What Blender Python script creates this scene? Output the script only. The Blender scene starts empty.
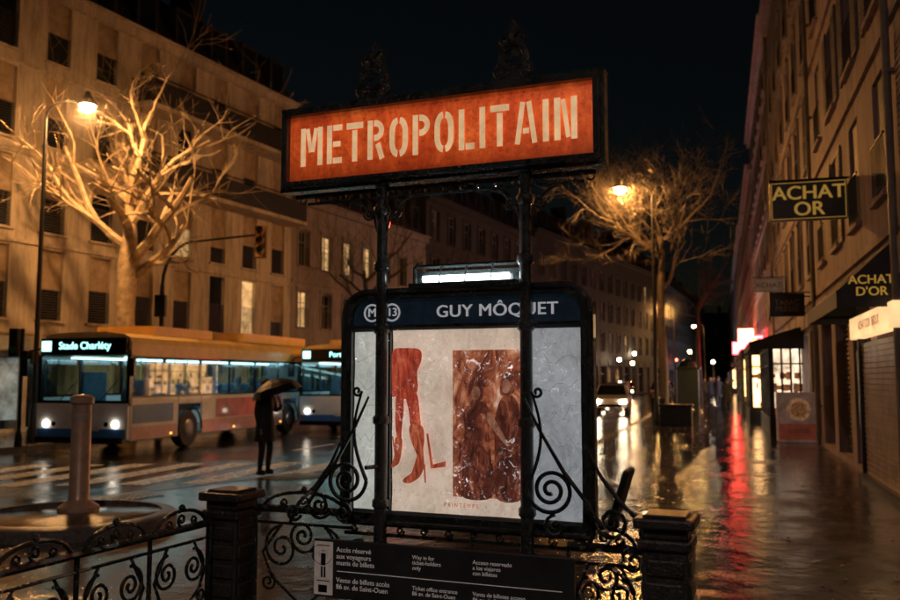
import bpy, bmesh, math, random
from mathutils import Vector, Matrix
R=random.Random(7)
S=bpy.context.scene
col=S.collection
rad=math.radians
# ------------------------------------------------------------------ materials
MATS={}
def nodes(m):
    m.use_nodes=True
    nt=m.node_tree
    b=[n for n in nt.nodes if n.type=='BSDF_PRINCIPLED'][0]
    return nt,b
def ramp(nt,src,stops):
    r=nt.nodes.new('ShaderNodeValToRGB')
    els=r.color_ramp.elements
    while len(els)<len(stops): els.new(0.5)
    for e,(p,c) in zip(els,stops):
        e.position=p
        e.color=(c[0],c[1],c[2],1) if hasattr(c,'__len__') else (c,c,c,1)
    nt.links.new(src,r.inputs[0])
    return r.outputs[0]
def noise(nt,scale,detail=4,rough=.6,coord='Object',stretch=None,dist=0):
    tc=nt.nodes.new('ShaderNodeTexCoord')
    n=nt.nodes.new('ShaderNodeTexNoise')
    n.inputs['Scale'].default_value=scale
    n.inputs['Detail'].default_value=detail
    n.inputs['Roughness'].default_value=rough
    n.inputs['Distortion'].default_value=dist
    if stretch:
        mp=nt.nodes.new('ShaderNodeMapping')
        mp.inputs['Scale'].default_value=stretch
        nt.links.new(tc.outputs[coord],mp.inputs[0]); nt.links.new(mp.outputs[0],n.inputs['Vector'])
    else:
        nt.links.new(tc.outputs[coord],n.inputs['Vector'])
    return n.outputs['Fac']
def bump(nt,b,src,strength,dist=.01):
    bp=nt.nodes.new('ShaderNodeBump')
    bp.inputs['Strength'].default_value=strength
    bp.inputs['Distance'].default_value=dist
    nt.links.new(src,bp.inputs['Height'])
    nt.links.new(bp.outputs[0],b.inputs['Normal'])
    return bp
def mix(nt,mode,a,b,f=1):
    mu=nt.nodes.new('ShaderNodeMixRGB'); mu.blend_type=mode; mu.inputs[0].default_value=f
    nt.links.new(a,mu.inputs[1]); nt.links.new(b,mu.inputs[2]); return mu.outputs[0]
def mat(name,c=(.1,.1,.1),rough=.5,metal=0,var=.25,scale=4,bmp=0,bscale=40,es=0,ec=None,coat=0,rv=0,stretch=None):
    if name in MATS: return MATS[name]
    m=bpy.data.materials.new(name); nt,b=nodes(m)
    n=noise(nt,scale,5,.65,stretch=stretch)
    lo=tuple(x*(1-var) for x in c); hi=tuple(min(1,x*(1+var)) for x in c)
    cr=ramp(nt,n,[(.3,lo),(.7,hi)])
    nt.links.new(cr,b.inputs['Base Color'])
    b.inputs['Metallic'].default_value=metal
    b.inputs['Roughness'].default_value=rough
    b.inputs['Coat Weight'].default_value=coat
    if rv:
        rr=ramp(nt,noise(nt,scale*2.3,4),[(.35,max(.02,rough-rv)),(.65,min(1,rough+rv))])
        nt.links.new(rr,b.inputs['Roughness'])
    if bmp: bump(nt,b,noise(nt,bscale,3),bmp)
    if es:
        e=ec or c
        er=ramp(nt,n,[(.3,tuple(x*(1-var) for x in e)),(.7,tuple(x*(1+var*.4) for x in e))])
        nt.links.new(er,b.inputs['Emission Color'])
        b.inputs['Emission Strength'].default_value=es
    MATS[name]=m
    return m
def emis(name,c=(1,1,1),s=1):
    if name in MATS: return MATS[name]
    m=bpy.data.materials.new(name); m.use_nodes=True; nt=m.node_tree
    nt.nodes.clear()
    o=nt.nodes.new('ShaderNodeOutputMaterial'); e=nt.nodes.new('ShaderNodeEmission')
    e.inputs[0].default_value=(*c,1); e.inputs[1].default_value=s
    nt.links.new(e.outputs[0],o.inputs[0]); MATS[name]=m
    return m
def glassm(name,tint=(.6,.75,.8),refl=.12):
    if name in MATS: return MATS[name]
    m=bpy.data.materials.new(name); m.use_nodes=True; nt=m.node_tree
    nt.nodes.clear()
    o=nt.nodes.new('ShaderNodeOutputMaterial'); mx=nt.nodes.new('ShaderNodeMixShader')
    t=nt.nodes.new('ShaderNodeBsdfTransparent'); g=nt.nodes.new('ShaderNodeBsdfGlossy')
    fr=nt.nodes.new('ShaderNodeLayerWeight'); fr.inputs[0].default_value=.35
    mr=nt.nodes.new('ShaderNodeMapRange'); mr.inputs[3].default_value=refl; mr.inputs[4].default_value=.9
    t.inputs[0].default_value=(*tint,1); g.inputs['Roughness'].default_value=.03
    nt.links.new(fr.outputs['Fresnel'],mr.inputs[0]); nt.links.new(mr.outputs[0],mx.inputs[0])
    nt.links.new(t.outputs[0],mx.inputs[1]); nt.links.new(g.outputs[0],mx.inputs[2]); nt.links.new(mx.outputs[0],o.inputs[0])
    MATS[name]=m
    return m
def wet(name,c,puddle=.5,dry=.3,bs=55,bst=.35):
    m=bpy.data.materials.new(name); nt,b=nodes(m)
    n1=noise(nt,.6,7,.66); n2=noise(nt,3.,6,.7)
    cr=ramp(nt,n2,[(.3,tuple(x*.6 for x in c)),(.7,tuple(x*1.35 for x in c))])
    sp_=ramp(nt,noise(nt,70,4,.8),[(.35,.55),(.65,1.5)])
    nt.links.new(mix(nt,'MULTIPLY',cr,sp_),b.inputs['Base Color'])
    mask=ramp(nt,n1,[(puddle-.05,1),(puddle+.07,0)])
    mr=nt.nodes.new('ShaderNodeMapRange'); mr.inputs[3].default_value=dry; mr.inputs[4].default_value=.04
    nt.links.new(mask,mr.inputs[0]); 
    mm=nt.nodes.new('ShaderNodeMath'); mm.operation='MULTIPLY'
    r2=ramp(nt,noise(nt,9,6,.75),[(.3,.45),(.7,1.35)])
    nt.links.new(mr.outputs[0],mm.inputs[0]); nt.links.new(r2,mm.inputs[1]); nt.links.new(mm.outputs[0],b.inputs['Roughness'])
    bs1=nt.nodes.new('ShaderNodeMapRange'); bs1.inputs[3].default_value=bst; bs1.inputs[4].default_value=bst*.2
    nt.links.new(mask,bs1.inputs[0])
    bp=bump(nt,b,noise(nt,bs,5,.8),1,.008); nt.links.new(bs1.outputs[0],bp.inputs['Strength'])
    bp2=nt.nodes.new('ShaderNodeBump'); bp2.inputs['Strength'].default_value=.4; bp2.inputs['Distance'].default_value=.035
    nt.links.new(noise(nt,3.6,5,.6),bp2.inputs['Height']); nt.links.new(bp2.outputs[0],bp.inputs['Normal'])
    b.inputs['Specular IOR Level'].default_value=.9
    return m
# ------------------------------------------------------------------ mesh builder
class MB:
    def __init__(s): s.v=[]; s.f=[]
    def q(s,*p):
        i=len(s.v); s.v+= [tuple(x) for x in p]; s.f.append(tuple(range(i,i+len(p))))
    def box(s,c,d,rz=0,rx=0,ry=0):
        i=len(s.v); M=Matrix.Rotation(rz,3,'Z')@Matrix.Rotation(ry,3,'Y')@Matrix.Rotation(rx,3,'X')
        for x in(-.5,.5):
            for y in(-.5,.5):
                for z in(-.5,.5):
                    s.v.append(tuple(Vector(c)+M@Vector((x*d[0],y*d[1],z*d[2]))))
        for f in((0,1,3,2),(4,6,7,5),(0,4,5,1),(2,3,7,6),(0,2,6,4),(1,5,7,3)): s.f.append(tuple(i+k for k in f))
    def tube(s,pts,r,n=8,cap=True):
        pts=[Vector(p) for p in pts]
        if not hasattr(r,'__len__'): r=[r]*len(pts)
        i0=len(s.v); up=None
        for k,p in enumerate(pts):
            a=pts[max(0,k-1)]; b=pts[min(len(pts)-1,k+1)]
            t=(b-a); 
            if t.length<1e-9: t=Vector((0,0,1))
            t.normalize()
            if up is None:
                up=t.orthogonal().normalized()
            else:
                up=(up-t*up.dot(t))
                up=up.normalized() if up.length>1e-6 else t.orthogonal().normalized()
            w=t.cross(up)
            for j in range(n):
                a_=2*math.pi*j/n
                s.v.append(tuple(p+(up*math.cos(a_)+w*math.sin(a_))*r[k]))
        for k in range(len(pts)-1):
            for j in range(n):
                a=i0+k*n+j; b=i0+k*n+(j+1)%n
                s.f.append((a,b,b+n,a+n))
        if cap:
            s.f.append(tuple(i0+j for j in range(n))[::-1]); e=i0+(len(pts)-1)*n
            s.f.append(tuple(e+j for j in range(n)))
    def cyl(s,a,b,r,r2=None,n=16): s.tube([a,b],[r,r if r2 is None else r2],n)
    def lathe(s,c,prof,n=20,sx=1,sy=1):
        i0=len(s.v)
        for (r,z) in prof:
            for j in range(n):
                a=2*math.pi*j/n; s.v.append((c[0]+r*sx*math.cos(a),c[1]+r*sy*math.sin(a),c[2]+z))
        for k in range(len(prof)-1):
            for j in range(n):
                a=i0+k*n+j;b=i0+k*n+(j+1)%n; s.f.append((a,b,b+n,a+n))
        s.f.append(tuple(i0+j for j in range(n))[::-1]); e=i0+(len(prof)-1)*n; s.f.append(tuple(e+j for j in range(n)))
    def sphere(s,c,r,n=16,m=8,sz=1):
        s.lathe(c,[(max(r*.02,r*math.sin(math.pi*k/m)),-r*sz*math.cos(math.pi*k/m)) for k in range(m+1)],n)
    def obj(s,name,m,parent=None,smooth=False,bevel=0,loc=(0,0,0),rot=(0,0,0)):
        me=bpy.data.meshes.new(name); me.from_pydata(s.v,[],s.f); me.update()
        o=bpy.data.objects.new(name,me); col.objects.link(o)
        if m: me.materials.append(m)
        if smooth:
            for p in me.polygons: p.use_smooth=True
            try:
                me.set_sharp_from_angle(angle=rad(40))
            except Exception: pass
        if bevel:
            md=o.modifiers.new('b','BEVEL'); md.width=bevel; md.segments=2; md.limit_method='ANGLE'
        o.parent=parent; o.location=loc; o.rotation_euler=rot
        return o
def root(name,loc=(0,0,0),rz=0):
    e=bpy.data.objects.new(name,None); e.location=loc; e.rotation_euler=(0,0,rz); e.empty_display_size=.2
    col.objects.link(e); return e
def text(body,size,loc,parent,m,name='lettering',rz=0,sx=1,off=0,align='CENTER',ext=.001,sp=1,ls=1,bold=0):
    c=bpy.data.curves.new(name,'FONT'); c.body=body; c.size=size; c.align_x=align; c.align_y='CENTER'; c.extrude=ext
    c.space_character=sp; c.space_line=ls
    c.materials.append(m)
    o=bpy.data.objects.new(name,c); col.objects.link(o); o.parent=parent; o.location=loc; o.rotation_euler=(rad(90),0,rz); o.scale=(sx,1,1)
    for k in range(1,3 if bold else 1):
        o2=o.copy(); col.objects.link(o2)
        dx_,dy_=(bold*k,-.0006*k); o2.location=(loc[0]+dx_*math.cos(rz)-dy_*math.sin(rz),loc[1]+dx_*math.sin(rz)+dy_*math.cos(rz),loc[2]+(bold*.5 if k==1 else 0))
    return o
def spiral(cx,cz,r0,r1,turns,a0,sg=1,n=None,y=0):
    n=n or int(22*turns)+4
    out=[]
    for k in range(n+1):
        t=k/n; r=r0+(r1-r0)*t**.85; a=a0+sg*t*turns*2*math.pi
        out.append((cx+r*math.cos(a),y,cz+r*math.sin(a)))
    return out
# shared mats
iron=mat('wet_green_black_iron',(.012,.020,.019),.2,.3,.4,9,.9,150,coat=.9,rv=.12)
iron2=mat('dark_painted_metal',(.016,.018,.02),.4,.4,.3,8,.2,60)
stone_d=mat('weathered_pillar',(.028,.030,.027),.3,0,.5,14,.8,60,coat=.5)
cream=mat('cream_letter_paint',(.7,.55,.38),.45,0,.30,10,0,es=.62,ec=(.90,.58,.29))
white_em=mat('white_sign_letters',(.6,.62,.65),.4,0,.1,20,es=.26,ec=(.8,.85,.9))
glass_dark=mat('dark_window_glass',(.010,.013,.018),.06,0,.4,1.5,.15,3)
# ------------------------------------------------------------------ world / camera
w=bpy.data.worlds.new("World"); S.world=w; w.use_nodes=True
nt=w.node_tree; bg=[n for n in nt.nodes if n.type=='BACKGROUND'][0]
sky=nt.nodes.new('ShaderNodeTexSky'); sky.sky_type='NISHITA'; sky.sun_disc=False
sky.sun_elevation=rad(6); sky.sun_rotation=rad(150)
nt.links.new(sky.outputs[0],bg.inputs[0]); bg.inputs[1].default_value=.0013
S.view_settings.view_transform='Standard'; S.view_settings.look='None'; S.view_settings.exposure=0
cd=bpy.data.cameras.new('camera'); cam=bpy.data.objects.new('camera',cd); col.objects.link(cam)
cam.location=(0,0,1.68); cam.rotation_euler=(rad(90+5.1),0,0); cd.lens=35; cd.sensor_width=36; cd.clip_end=1500; cd.clip_start=.05
cd.dof.use_dof=True; cd.dof.focus_distance=4.8; cd.dof.aperture_fstop=2.5
S.camera=cam
# ------------------------------------------------------------------ ground
asph=wet('wet_asphalt',(.028,.029,.033),.54,.26,60,.5)
pav=wet('wet_pavement',(.032,.033,.038),.55,.17,52,.5)
kerbm=mat('granite_kerb',(.14,.13,.125),.25,0,.35,20,.4,70)
g=MB(); g.q((-400,-200,-.12),(400,-200,-.12),(400,700,-.12),(-400,700,-.12)); g.obj('road',asph)
def sheet(name,poly,z,m,kerbpts=None):
    bm=bmesh.new(); vs=[bm.verts.new((x,y,z)) for x,y in poly]; f=bm.faces.new(vs)
    bm.normal_update()
    if f.normal.z<0: bmesh.ops.reverse_faces(bm,faces=[f])
    bmesh.ops.triangulate(bm,faces=[f]); me=bpy.data.meshes.new(name); bm.to_mesh(me); bm.free()
    me.materials.append(m); o=bpy.data.objects.new(name,me); col.objects.link(o)
    if kerbpts:
        k=MB(); n=len(kerbpts)
        P=[Vector((a,b)) for a,b in kerbpts]
        off=[]
        for i,p in enumerate(P):
            t=(P[min(n-1,i+1)]-P[max(0,i-1)]).normalized(); off.append(p+Vector((t.y,-t.x))*.22)
        for i in range(n-1):
            L=(P[i+1]-P[i]).length; m_=max(1,min(60,int(L/1.0)))
            for j in range(m_):
                a=j/m_; b=(j+1)/m_-.02/m_
                A=P[i].lerp(P[i+1],a); B=P[i].lerp(P[i+1],b); C=off[i].lerp(off[i+1],b); D=off[i].lerp(off[i+1],a)
                k.q((A.x,A.y,z+.005),(D.x,D.y,z+.005),(C.x,C.y,z+.005),(B.x,B.y,z+.005))
                k.q((A.x,A.y,z+.005),(B.x,B.y,z+.005),(B.x,B.y,-.13),(A.x,A.y,-.13))
        k.obj('kerb',kerbm,o)
    return o
kp=[(-7.4,-14),(-7.2,8.2),(-6.4,10.6),(-5.2,12.4),(-3.9,14.3),(-2.8,15.6),(-1.2,16.4),(.6,16.6),(1.5,17),(2.1,18.0),(5.5,28.7),(15.1,60),(64.6,220)]
sheet('pavement',kp+[(150,220),(60,-14)],0,pav,kp)
kl=[(27,180),(2.4,68),(-7.5,32.6),(-10.55,22),(-13.5,12),(-18,4),(-40,-2)]
sheet('pavement',[(x,y) for x,y in kl]+[(-120,-2),(-120,180)],0,pav,kl)
paint=mat('worn_road_paint',(.5,.5,.48),.3,0,.6,6,.3,60,rv=.15)
z=MB()
dx,dy=.2588,.9659
def strip(a,b,n_): z.q((a-n_).to_tuple()+(-.115,),(a+n_).to_tuple()+(-.115,),(b+n_).to_tuple()+(-.115,),(b-n_).to_tuple()+(-.115,))
for i in range(9):
    c_=Vector((-11.0+i*1.02,16.2+i*.12)); t_=Vector((dx,dy))*2; strip(c_-t_,c_+t_,Vector((dy,-dx))*.26)
for i in range(12):
    a=Vector((-3.9+i*.48,22+i*5.)); strip(a,a+Vector((.3,.95))*2.4,Vector((.95,-.3))*.07)
z.obj('road_markings',paint)
tm=mat('tactile_paving_slab',(.26,.24,.18),.3,0,.3,9)
def tactile(x,y,rz,L,W):
    r=root('tactile_paving',(x,y,0),rz); b=MB(); b.box((0,0,.004),(L,W,.012)); b.obj('slab',tm,r)
    d=MB()
    for i in range(int(L/.1)):
        for j in range(int(W/.1)):
            d.lathe((-L/2+.05+i*.1,-W/2+.05+j*.1,.01),[(.025,0),(.018,.009)],6)
    d.obj('studs',tm,r)
tactile(-4.75,12.2,rad(56),1.6,.5); tactile(-2.4,15.2,rad(35),1.5,.5)
lv=MB()
for k in range(420):
    y_=R.uniform(6,36); x_=.3086*(y_-12)+R.uniform(-1.0,5.6)+ (0 if R.random()<.6 else R.uniform(-3,0)); 
    if x_<.9+.31*(y_-14): x_+=1.2
    a=R.uniform(0,6.28); s_=R.uniform(.02,.05); P_=[]
    for j in range(5):
        t_=a+j*1.2566; P_.append((x_+s_*math.cos(t_)*(1 if j%2 else .6),y_+s_*math.sin(t_),.006+R.uniform(0,.012)))
    lv.q(*P_)
lv.obj('fallen_leaves',mat('wet_brown_leaf',(.09,.05,.02),.3,0,.5,3))
# ------------------------------------------------------------------ metro entrance
ENT=(0,4.68,0); EA=rad(-22)
sg=root('metropolitain_sign',ENT,EA)
m=bpy.data.materials.new('orange_enamel_lit_panel'); nt,b=nodes(m)
n1=noise(nt,4.2,8,.72,stretch=(1,1,.7),dist=.6); n2=noise(nt,34,5,.8); n3=noise(nt,9,6,.7,stretch=(1,1,.25))
c1=ramp(nt,n1,[(.22,(.26,.022,.006)),(.42,(.50,.058,.012)),(.58,(.68,.10,.018)),(.75,(.86,.20,.04))])
nt.links.new(c1,b.inputs['Base Color'])
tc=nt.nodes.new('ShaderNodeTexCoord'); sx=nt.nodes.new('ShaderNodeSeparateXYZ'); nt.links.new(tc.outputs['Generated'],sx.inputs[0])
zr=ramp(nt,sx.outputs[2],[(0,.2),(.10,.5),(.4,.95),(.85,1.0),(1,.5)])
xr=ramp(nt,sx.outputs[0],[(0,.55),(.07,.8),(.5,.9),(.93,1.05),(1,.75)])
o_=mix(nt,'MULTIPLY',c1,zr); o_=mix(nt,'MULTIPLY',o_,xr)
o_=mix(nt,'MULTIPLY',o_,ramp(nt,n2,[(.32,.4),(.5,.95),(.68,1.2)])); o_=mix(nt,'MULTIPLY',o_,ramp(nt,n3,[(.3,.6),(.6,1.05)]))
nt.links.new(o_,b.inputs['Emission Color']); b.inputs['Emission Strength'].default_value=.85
b.inputs['Roughness'].default_value=.3; bump(nt,b,n2,.4,.004)
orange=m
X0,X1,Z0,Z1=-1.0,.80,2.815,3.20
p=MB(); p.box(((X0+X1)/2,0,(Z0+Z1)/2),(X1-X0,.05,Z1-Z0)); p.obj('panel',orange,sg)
fr=MB(); t=.035
fr.box(((X0+X1)/2,.0,Z1+t/2+.001),(X1-X0+2*t,.13,t)); fr.box(((X0+X1)/2,.0,Z0-t/2-.001),(X1-X0+2*t,.13,t))
fr.box((X0-t/2-.001,0,(Z0+Z1)/2),(t,.126,Z1-Z0)); fr.box((X1+t/2+.001,0,(Z0+Z1)/2),(t,.126,Z1-Z0))
fr.box(((X0+X1)/2,.05,(Z0+Z1)/2),(X1-X0,.03,Z1-Z0))
fr.box(((X0+X1)/2,.01,Z1+t+.012),(X1-X0+2*t+.05,.09,.02)); fr.box(((X0+X1)/2,.01,Z0-t-.012),(X1-X0+2*t+.05,.09,.02))
fr.box((X1+t+.012,.01,(Z0+Z1)/2),(.02,.09,Z1-Z0+.1)); fr.box((X0-t-.012,.01,(Z0+Z1)/2),(.02,.09,Z1-Z0+.1))
fr.obj('frame',iron,sg,bevel=.006)
bd=MB(); k=X0
while k<X1:
    bd.sphere((k,-.066,Z1+t/2),.008,6,4); bd.sphere((k,-.066,Z0-t/2),.008,6,4); k+=.045
bd.obj('frame_rivets',iron,sg)
def rib(pts,wd):
    P=[Vector(q) for q in pts]; n=len(P); L=[];Rr=[]
    for i,p_ in enumerate(P):
        t_=(P[min(n-1,i+1)]-P[max(0,i-1)]).normalized(); nn=Vector((-t_.y,t_.x))*wd/2
        L.append(p_+nn); Rr.append(p_-nn)
    return [[L[i],L[i+1],Rr[i+1],Rr[i]] for i in range(n-1)]
def bx(a,b,c,d): return [[Vector((a,c)),Vector((b,c)),Vector((b,d)),Vector((a,d))]]
T_=.165
def halfring(w_,side):
    cx=w_/2; rx=w_/2-T_/2; rz=.3; pts=[]
    for k in range(9):
        a=rad(90-90*k/8); pts.append((cx+side*(.035+(rx-.035)*math.cos(a)),1-T_/2-rz+rz*math.sin(a)))
    for k in range(9):
        a=rad(-90*k/8); pts.append((cx+side*(.035+(rx-.035)*math.cos(a)),T_/2+rz+rz*math.sin(a)))
    return rib(pts,T_)
def bowl(w_):
    pts=[(T_+.04,1-T_/2)]; cx=w_-.28; r=(1-T_-.46)/2; cz=1-T_/2-r
    for k in range(11):
        a=rad(90-180*k/10); pts.append((cx+(.28-T_/2)*math.cos(a),cz+r*math.sin(a)))
    pts.append((T_+.04,cz-r)); return rib(pts,T_*.95)
def letter(ch):
    if ch=='M':
        w_=.74; return w_,bx(0,T_,0,1)+bx(w_-T_,w_,0,1)+rib([(T_+.06,.98),(w_/2-.03,.36)],.13)+rib([(w_-T_-.06,.98),(w_/2+.03,.36)],.13)
    if ch=='E':
        return .5,bx(0,T_,0,1)+bx(T_+.035,.5,0,.15)+bx(T_+.035,.45,.43,.57)+bx(T_+.035,.5,.85,1)
    if ch=='T': return .54,bx(0,.54,.84,1)+bx(.27-T_/2,.27+T_/2,0,.805)
    if ch=='R': return .55,bx(0,T_,0,1)+bowl(.53)+rib([(.33,.40),(.47,0)],.16)
    if ch=='P': return .52,bx(0,T_,0,1)+bowl(.53)
    if ch=='O': return .58,halfring(.58,-1)+halfring(.58,1)
    if ch=='L': return .46,bx(0,T_,0,1)+bx(T_+.035,.46,0,.16)
    if ch=='I': return T_,bx(0,T_,0,1)
    if ch=='A': return .64,rib([(.075,0),(.235,1)],.14)+rib([(.565,0),(.405,1)],.14)+bx(.235,.405,.24,.37)
    if ch=='N': return .62,bx(0,T_,0,1)+bx(.62-T_,.62,0,1)+rib([(T_+.075,.95),(.62-T_-.075,.05)],.12)
word='METROPOLITAIN'; gap=.15
tot=sum(letter(c)[0] for c in word)+gap*(len(word)-1)
H=.225; W=1.64; sc=W/tot; x=(X0+X1)/2-W/2-.005; zc=(Z0+Z1)/2-H/2+.008
lm=MB()
for c in word:
    w_,ps=letter(c)
    for q in ps:
        lm.q(*[(x+v_.x*sc,-.0295,zc+v_.y*H) for v_ in q])
    x+=(w_+gap)*sc
lm.obj('lettering',cream,sg)
po=MB()
for s_ in(-.418,.418):
    po.tube([(s_,0.02,0),(s_,.02,.25),(s_,.02,.9),(s_,.02,2.7),(s_,.02,2.76)],[.055,.05,.036,.031,.045],12)
    for zz in (1.0,1.45,1.95,2.3,2.62): po.lathe((s_,.02,zz),[(.034,-.03),(.047,-.015),(.047,.015),(.034,.03)],12)
    f_=s_-.06
    po.tube([(f_,.02,3.25),(f_,.02,3.32)],[.04,.02],10)
    po.tube(spiral(f_,3.40,.07,.07,1,0,1,20,.02),.019,8)
    po.tube(spiral(f_-.02,3.41,.045,.012,1.3,0,1,20,.02),.012,6)
    po.tube([(f_,.02,3.47),(f_-.02,.02,3.51),(f_+.02,.02,3.55),(f_,.02,3.60)],[.025,.036,.032,.01],8)
    for q_ in(-1,1):
        po.tube(spiral(f_+q_*.07,3.32,.045,.01,1.4,rad(90-q_*-30),-q_,20,.02),.011,6)
        po.tube(spiral(f_+q_*.045,3.49,.03,.01,1.2,rad(90),-q_,14,.02),.009,6)
po.obj('posts',iron,sg,smooth=True)
lr=MB()
lr.tube([(-.98,.02,2.735),(.8,.02,2.735)],.013,8)
lr.tube([(-.9,.02,2.69),(.74,.02,2.69)],.009,8)
for i in range(18): lr.tube(spiral(-.93+i*.1,2.713,.02,.02,1,0,1,10,.02),.005,5)
for sx_ in(-1,1):
    for s_ in(-.418,.418):
        lr.tube([(s_+sx_*.03,.02,2.50),(s_+sx_*.05,.02,2.58),(s_+sx_*.12,.02,2.66),(s_+sx_*.18,.02,2.68)],.008,6)
        lr.tube(spiral(s_+sx_*.08,2.60,.035,.010,1.4,rad(90-sx_*90),-sx_,22,.02),.007,6)
lr.obj('scroll_rail',iron,sg,smooth=True)
sb=MB()
for sx_,s_ in((-1,-.418),(1,.418)):
    cx=s_+sx_*.155; yy=-.09
    a0=rad(180) if sx_>0 else 0
    sb.tube(spiral(cx,1.13,.125,.018,2.3,a0,sx_,60,yy),.011,8)
    st=[]
    for k in range(14):
        t_=k/13; st.append((cx-sx_*.125+sx_*.06*math.sin(t_*math.pi)+sx_*.03*t_,yy,1.13+t_*.48))
    sb.tube(st,[.011-.004*k/13 for k in range(14)],6)
    sb.tube(spiral(st[-1][0]+sx_*.03,st[-1][2],.03,.008,1.2,a0,sx_,18,yy),.008,6)
    tw=[(s_+sx_*.02,yy,1.58),(s_+sx_*.10,yy,1.42),(s_+sx_*.22,yy,1.22),(s_+sx_*.33,yy,1.08),(s_+sx_*.40,yy,.97)]
    sb.tube(tw,[.006,.009,.011,.011,.009],7)
    sb.tube(spiral(cx+sx_*.02,.95,.06,.012,1.5,rad(90),sx_,26,yy),.009,6)
    sb.tube([(s_,yy+.1,1.2),(cx-sx_*.12,yy,1.2)],.012,6)
sb.obj('scroll_brackets',iron,sg,smooth=True)
# ---------- map case
mc=root('metro_map_case',ENT,EA)
cx0,cx1,cz0,cz1=-.655,.735,.9,2.15
def rrect(x0,x1,z0,z1,r,y,n=7,rb=.02):
    pts=[]
    for (cx,cz,a0,rr) in((x1-r,z1-r,0,r),(x0+r,z1-r,90,r),(x0+rb,z0+rb,180,rb),(x1-rb,z0+rb,270,rb)):
        for k in range(n+1):
            a=rad(a0+90*k/n); pts.append((cx+rr*math.cos(a),y,cz+rr*math.sin(a)))
    return pts
def ring(mb,o1,o2):
    n=len(o1)
    for i in range(n): mb.q(o1[i],o1[(i+1)%n],o2[(i+1)%n],o2[i])
ca=MB()
f0=rrect(cx0,cx1,cz0,cz1,.13,.05); bk=rrect(cx0,cx1,cz0,cz1,.13,.24); inn=rrect(cx0+.035,cx1-.035,cz0+.04,cz1-.03,.10,.045)
inn2=rrect(cx0+.035,cx1-.035,cz0+.04,cz1-.03,.10,.075)
ring(ca,f0,bk); ring(ca,f0,inn); ring(ca,inn,inn2); ca.q(*bk[::-1])
ca.obj('case_shell',iron,mc,smooth=True)
tb=MB(); o=rrect(cx0-.012,cx1+.012,cz0-.01,cz1+.012,.14,.05); tb.tube(o+[o[0]],.018,8); tb.obj('rounded_moulding',iron,mc,smooth=True)
back=MB(); back.q((cx0+.02,.085,cz0+.02),(cx1-.02,.085,cz0+.02),(cx1-.02,.085,1.97),(cx0+.02,.085,1.97)); back.obj('backboard',mat('case_back',(.1,.1,.1),.6),mc)
hb=rrect(cx0+.036,cx1-.036,1.975,2.119,.098,.07,rb=.01); hm=MB(); hm.q(*hb)
blue=mat('navy_enamel_header',(.010,.020,.038),.22,0,.45,6,.25,60,coat=.5,es=.05,ec=(.05,.10,.15)); hm.obj('header_panel',blue,mc)
hs=MB(); hs.box(((cx0+cx1)/2,.062,1.965),(cx1-cx0-.08,.03,.016)); hs.obj('header_rail',iron,mc)
text('GUY MÔQUET',.093,(.233,.065,2.04),mc,white_em,'station_name',sx=1.08,sp=1.06,bold=.0022)
def ringtext(t,cx,r,sz,xs=1):
    rb=MB(); rb.tube(spiral(cx,2.045,r,r,1,0,1,28,.062),.0055,6); rb.obj('line_badge',white_em,mc)
    text(t,sz,(cx-.002,.065,2.045),mc,white_em,'line_badge_text',sx=xs,bold=.002)
ringtext('M',-.50,.046,.07); ringtext('13',-.375,.046,.064)
def cond_glints(nt,b,c1,e,glint=.6,soft=1.):  # condensation mottling, plus wet-glass glints painted into the emission colour
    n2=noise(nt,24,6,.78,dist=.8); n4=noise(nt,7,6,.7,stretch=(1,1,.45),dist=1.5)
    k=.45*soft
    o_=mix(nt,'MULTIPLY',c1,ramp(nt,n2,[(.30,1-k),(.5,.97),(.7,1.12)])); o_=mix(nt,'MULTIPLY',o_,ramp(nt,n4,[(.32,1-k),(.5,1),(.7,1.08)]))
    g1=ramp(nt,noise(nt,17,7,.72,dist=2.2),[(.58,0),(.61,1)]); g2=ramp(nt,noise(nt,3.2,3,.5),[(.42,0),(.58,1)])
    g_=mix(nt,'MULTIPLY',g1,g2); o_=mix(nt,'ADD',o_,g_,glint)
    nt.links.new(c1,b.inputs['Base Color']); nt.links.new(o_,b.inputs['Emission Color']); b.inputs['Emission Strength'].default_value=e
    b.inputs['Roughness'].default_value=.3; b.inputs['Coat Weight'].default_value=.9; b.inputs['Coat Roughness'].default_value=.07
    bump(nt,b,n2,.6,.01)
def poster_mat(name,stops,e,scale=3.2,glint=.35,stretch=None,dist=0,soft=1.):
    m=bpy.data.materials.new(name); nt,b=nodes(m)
    cond_glints(nt,b,ramp(nt,noise(nt,scale,6,.6,stretch=stretch,dist=dist),stops),e,glint,soft); return m
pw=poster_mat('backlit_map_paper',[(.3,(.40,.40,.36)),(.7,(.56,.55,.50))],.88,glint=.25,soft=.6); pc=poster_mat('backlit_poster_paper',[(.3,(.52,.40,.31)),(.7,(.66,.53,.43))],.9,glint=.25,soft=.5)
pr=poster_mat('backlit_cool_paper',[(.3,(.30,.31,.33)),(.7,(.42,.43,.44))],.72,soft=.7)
def pane(x0,x1,z0,z1,y,m,name):
    b=MB(); n=24; mz=30
    def pt(i,j):
        xx=x0+(x1-x0)*i/n; zz=z0+(z1-z0)*j/mz
        return (xx,y+.0035*math.sin(xx*23+zz*9)+.0025*math.sin(zz*31-xx*17),zz)
    for i in range(n):
        for j in range(mz): b.q(pt(i,j),pt(i+1,j),pt(i+1,j+1),pt(i,j+1))
    o=b.obj(name,m,mc)
    bm=bmesh.new(); bm.from_mesh(o.data); bmesh.ops.remove_doubles(bm,verts=bm.verts,dist=1e-5); bm.to_mesh(o.data); bm.free()
    for p_ in o.data.polygons: p_.use_smooth=True
    return o
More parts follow.
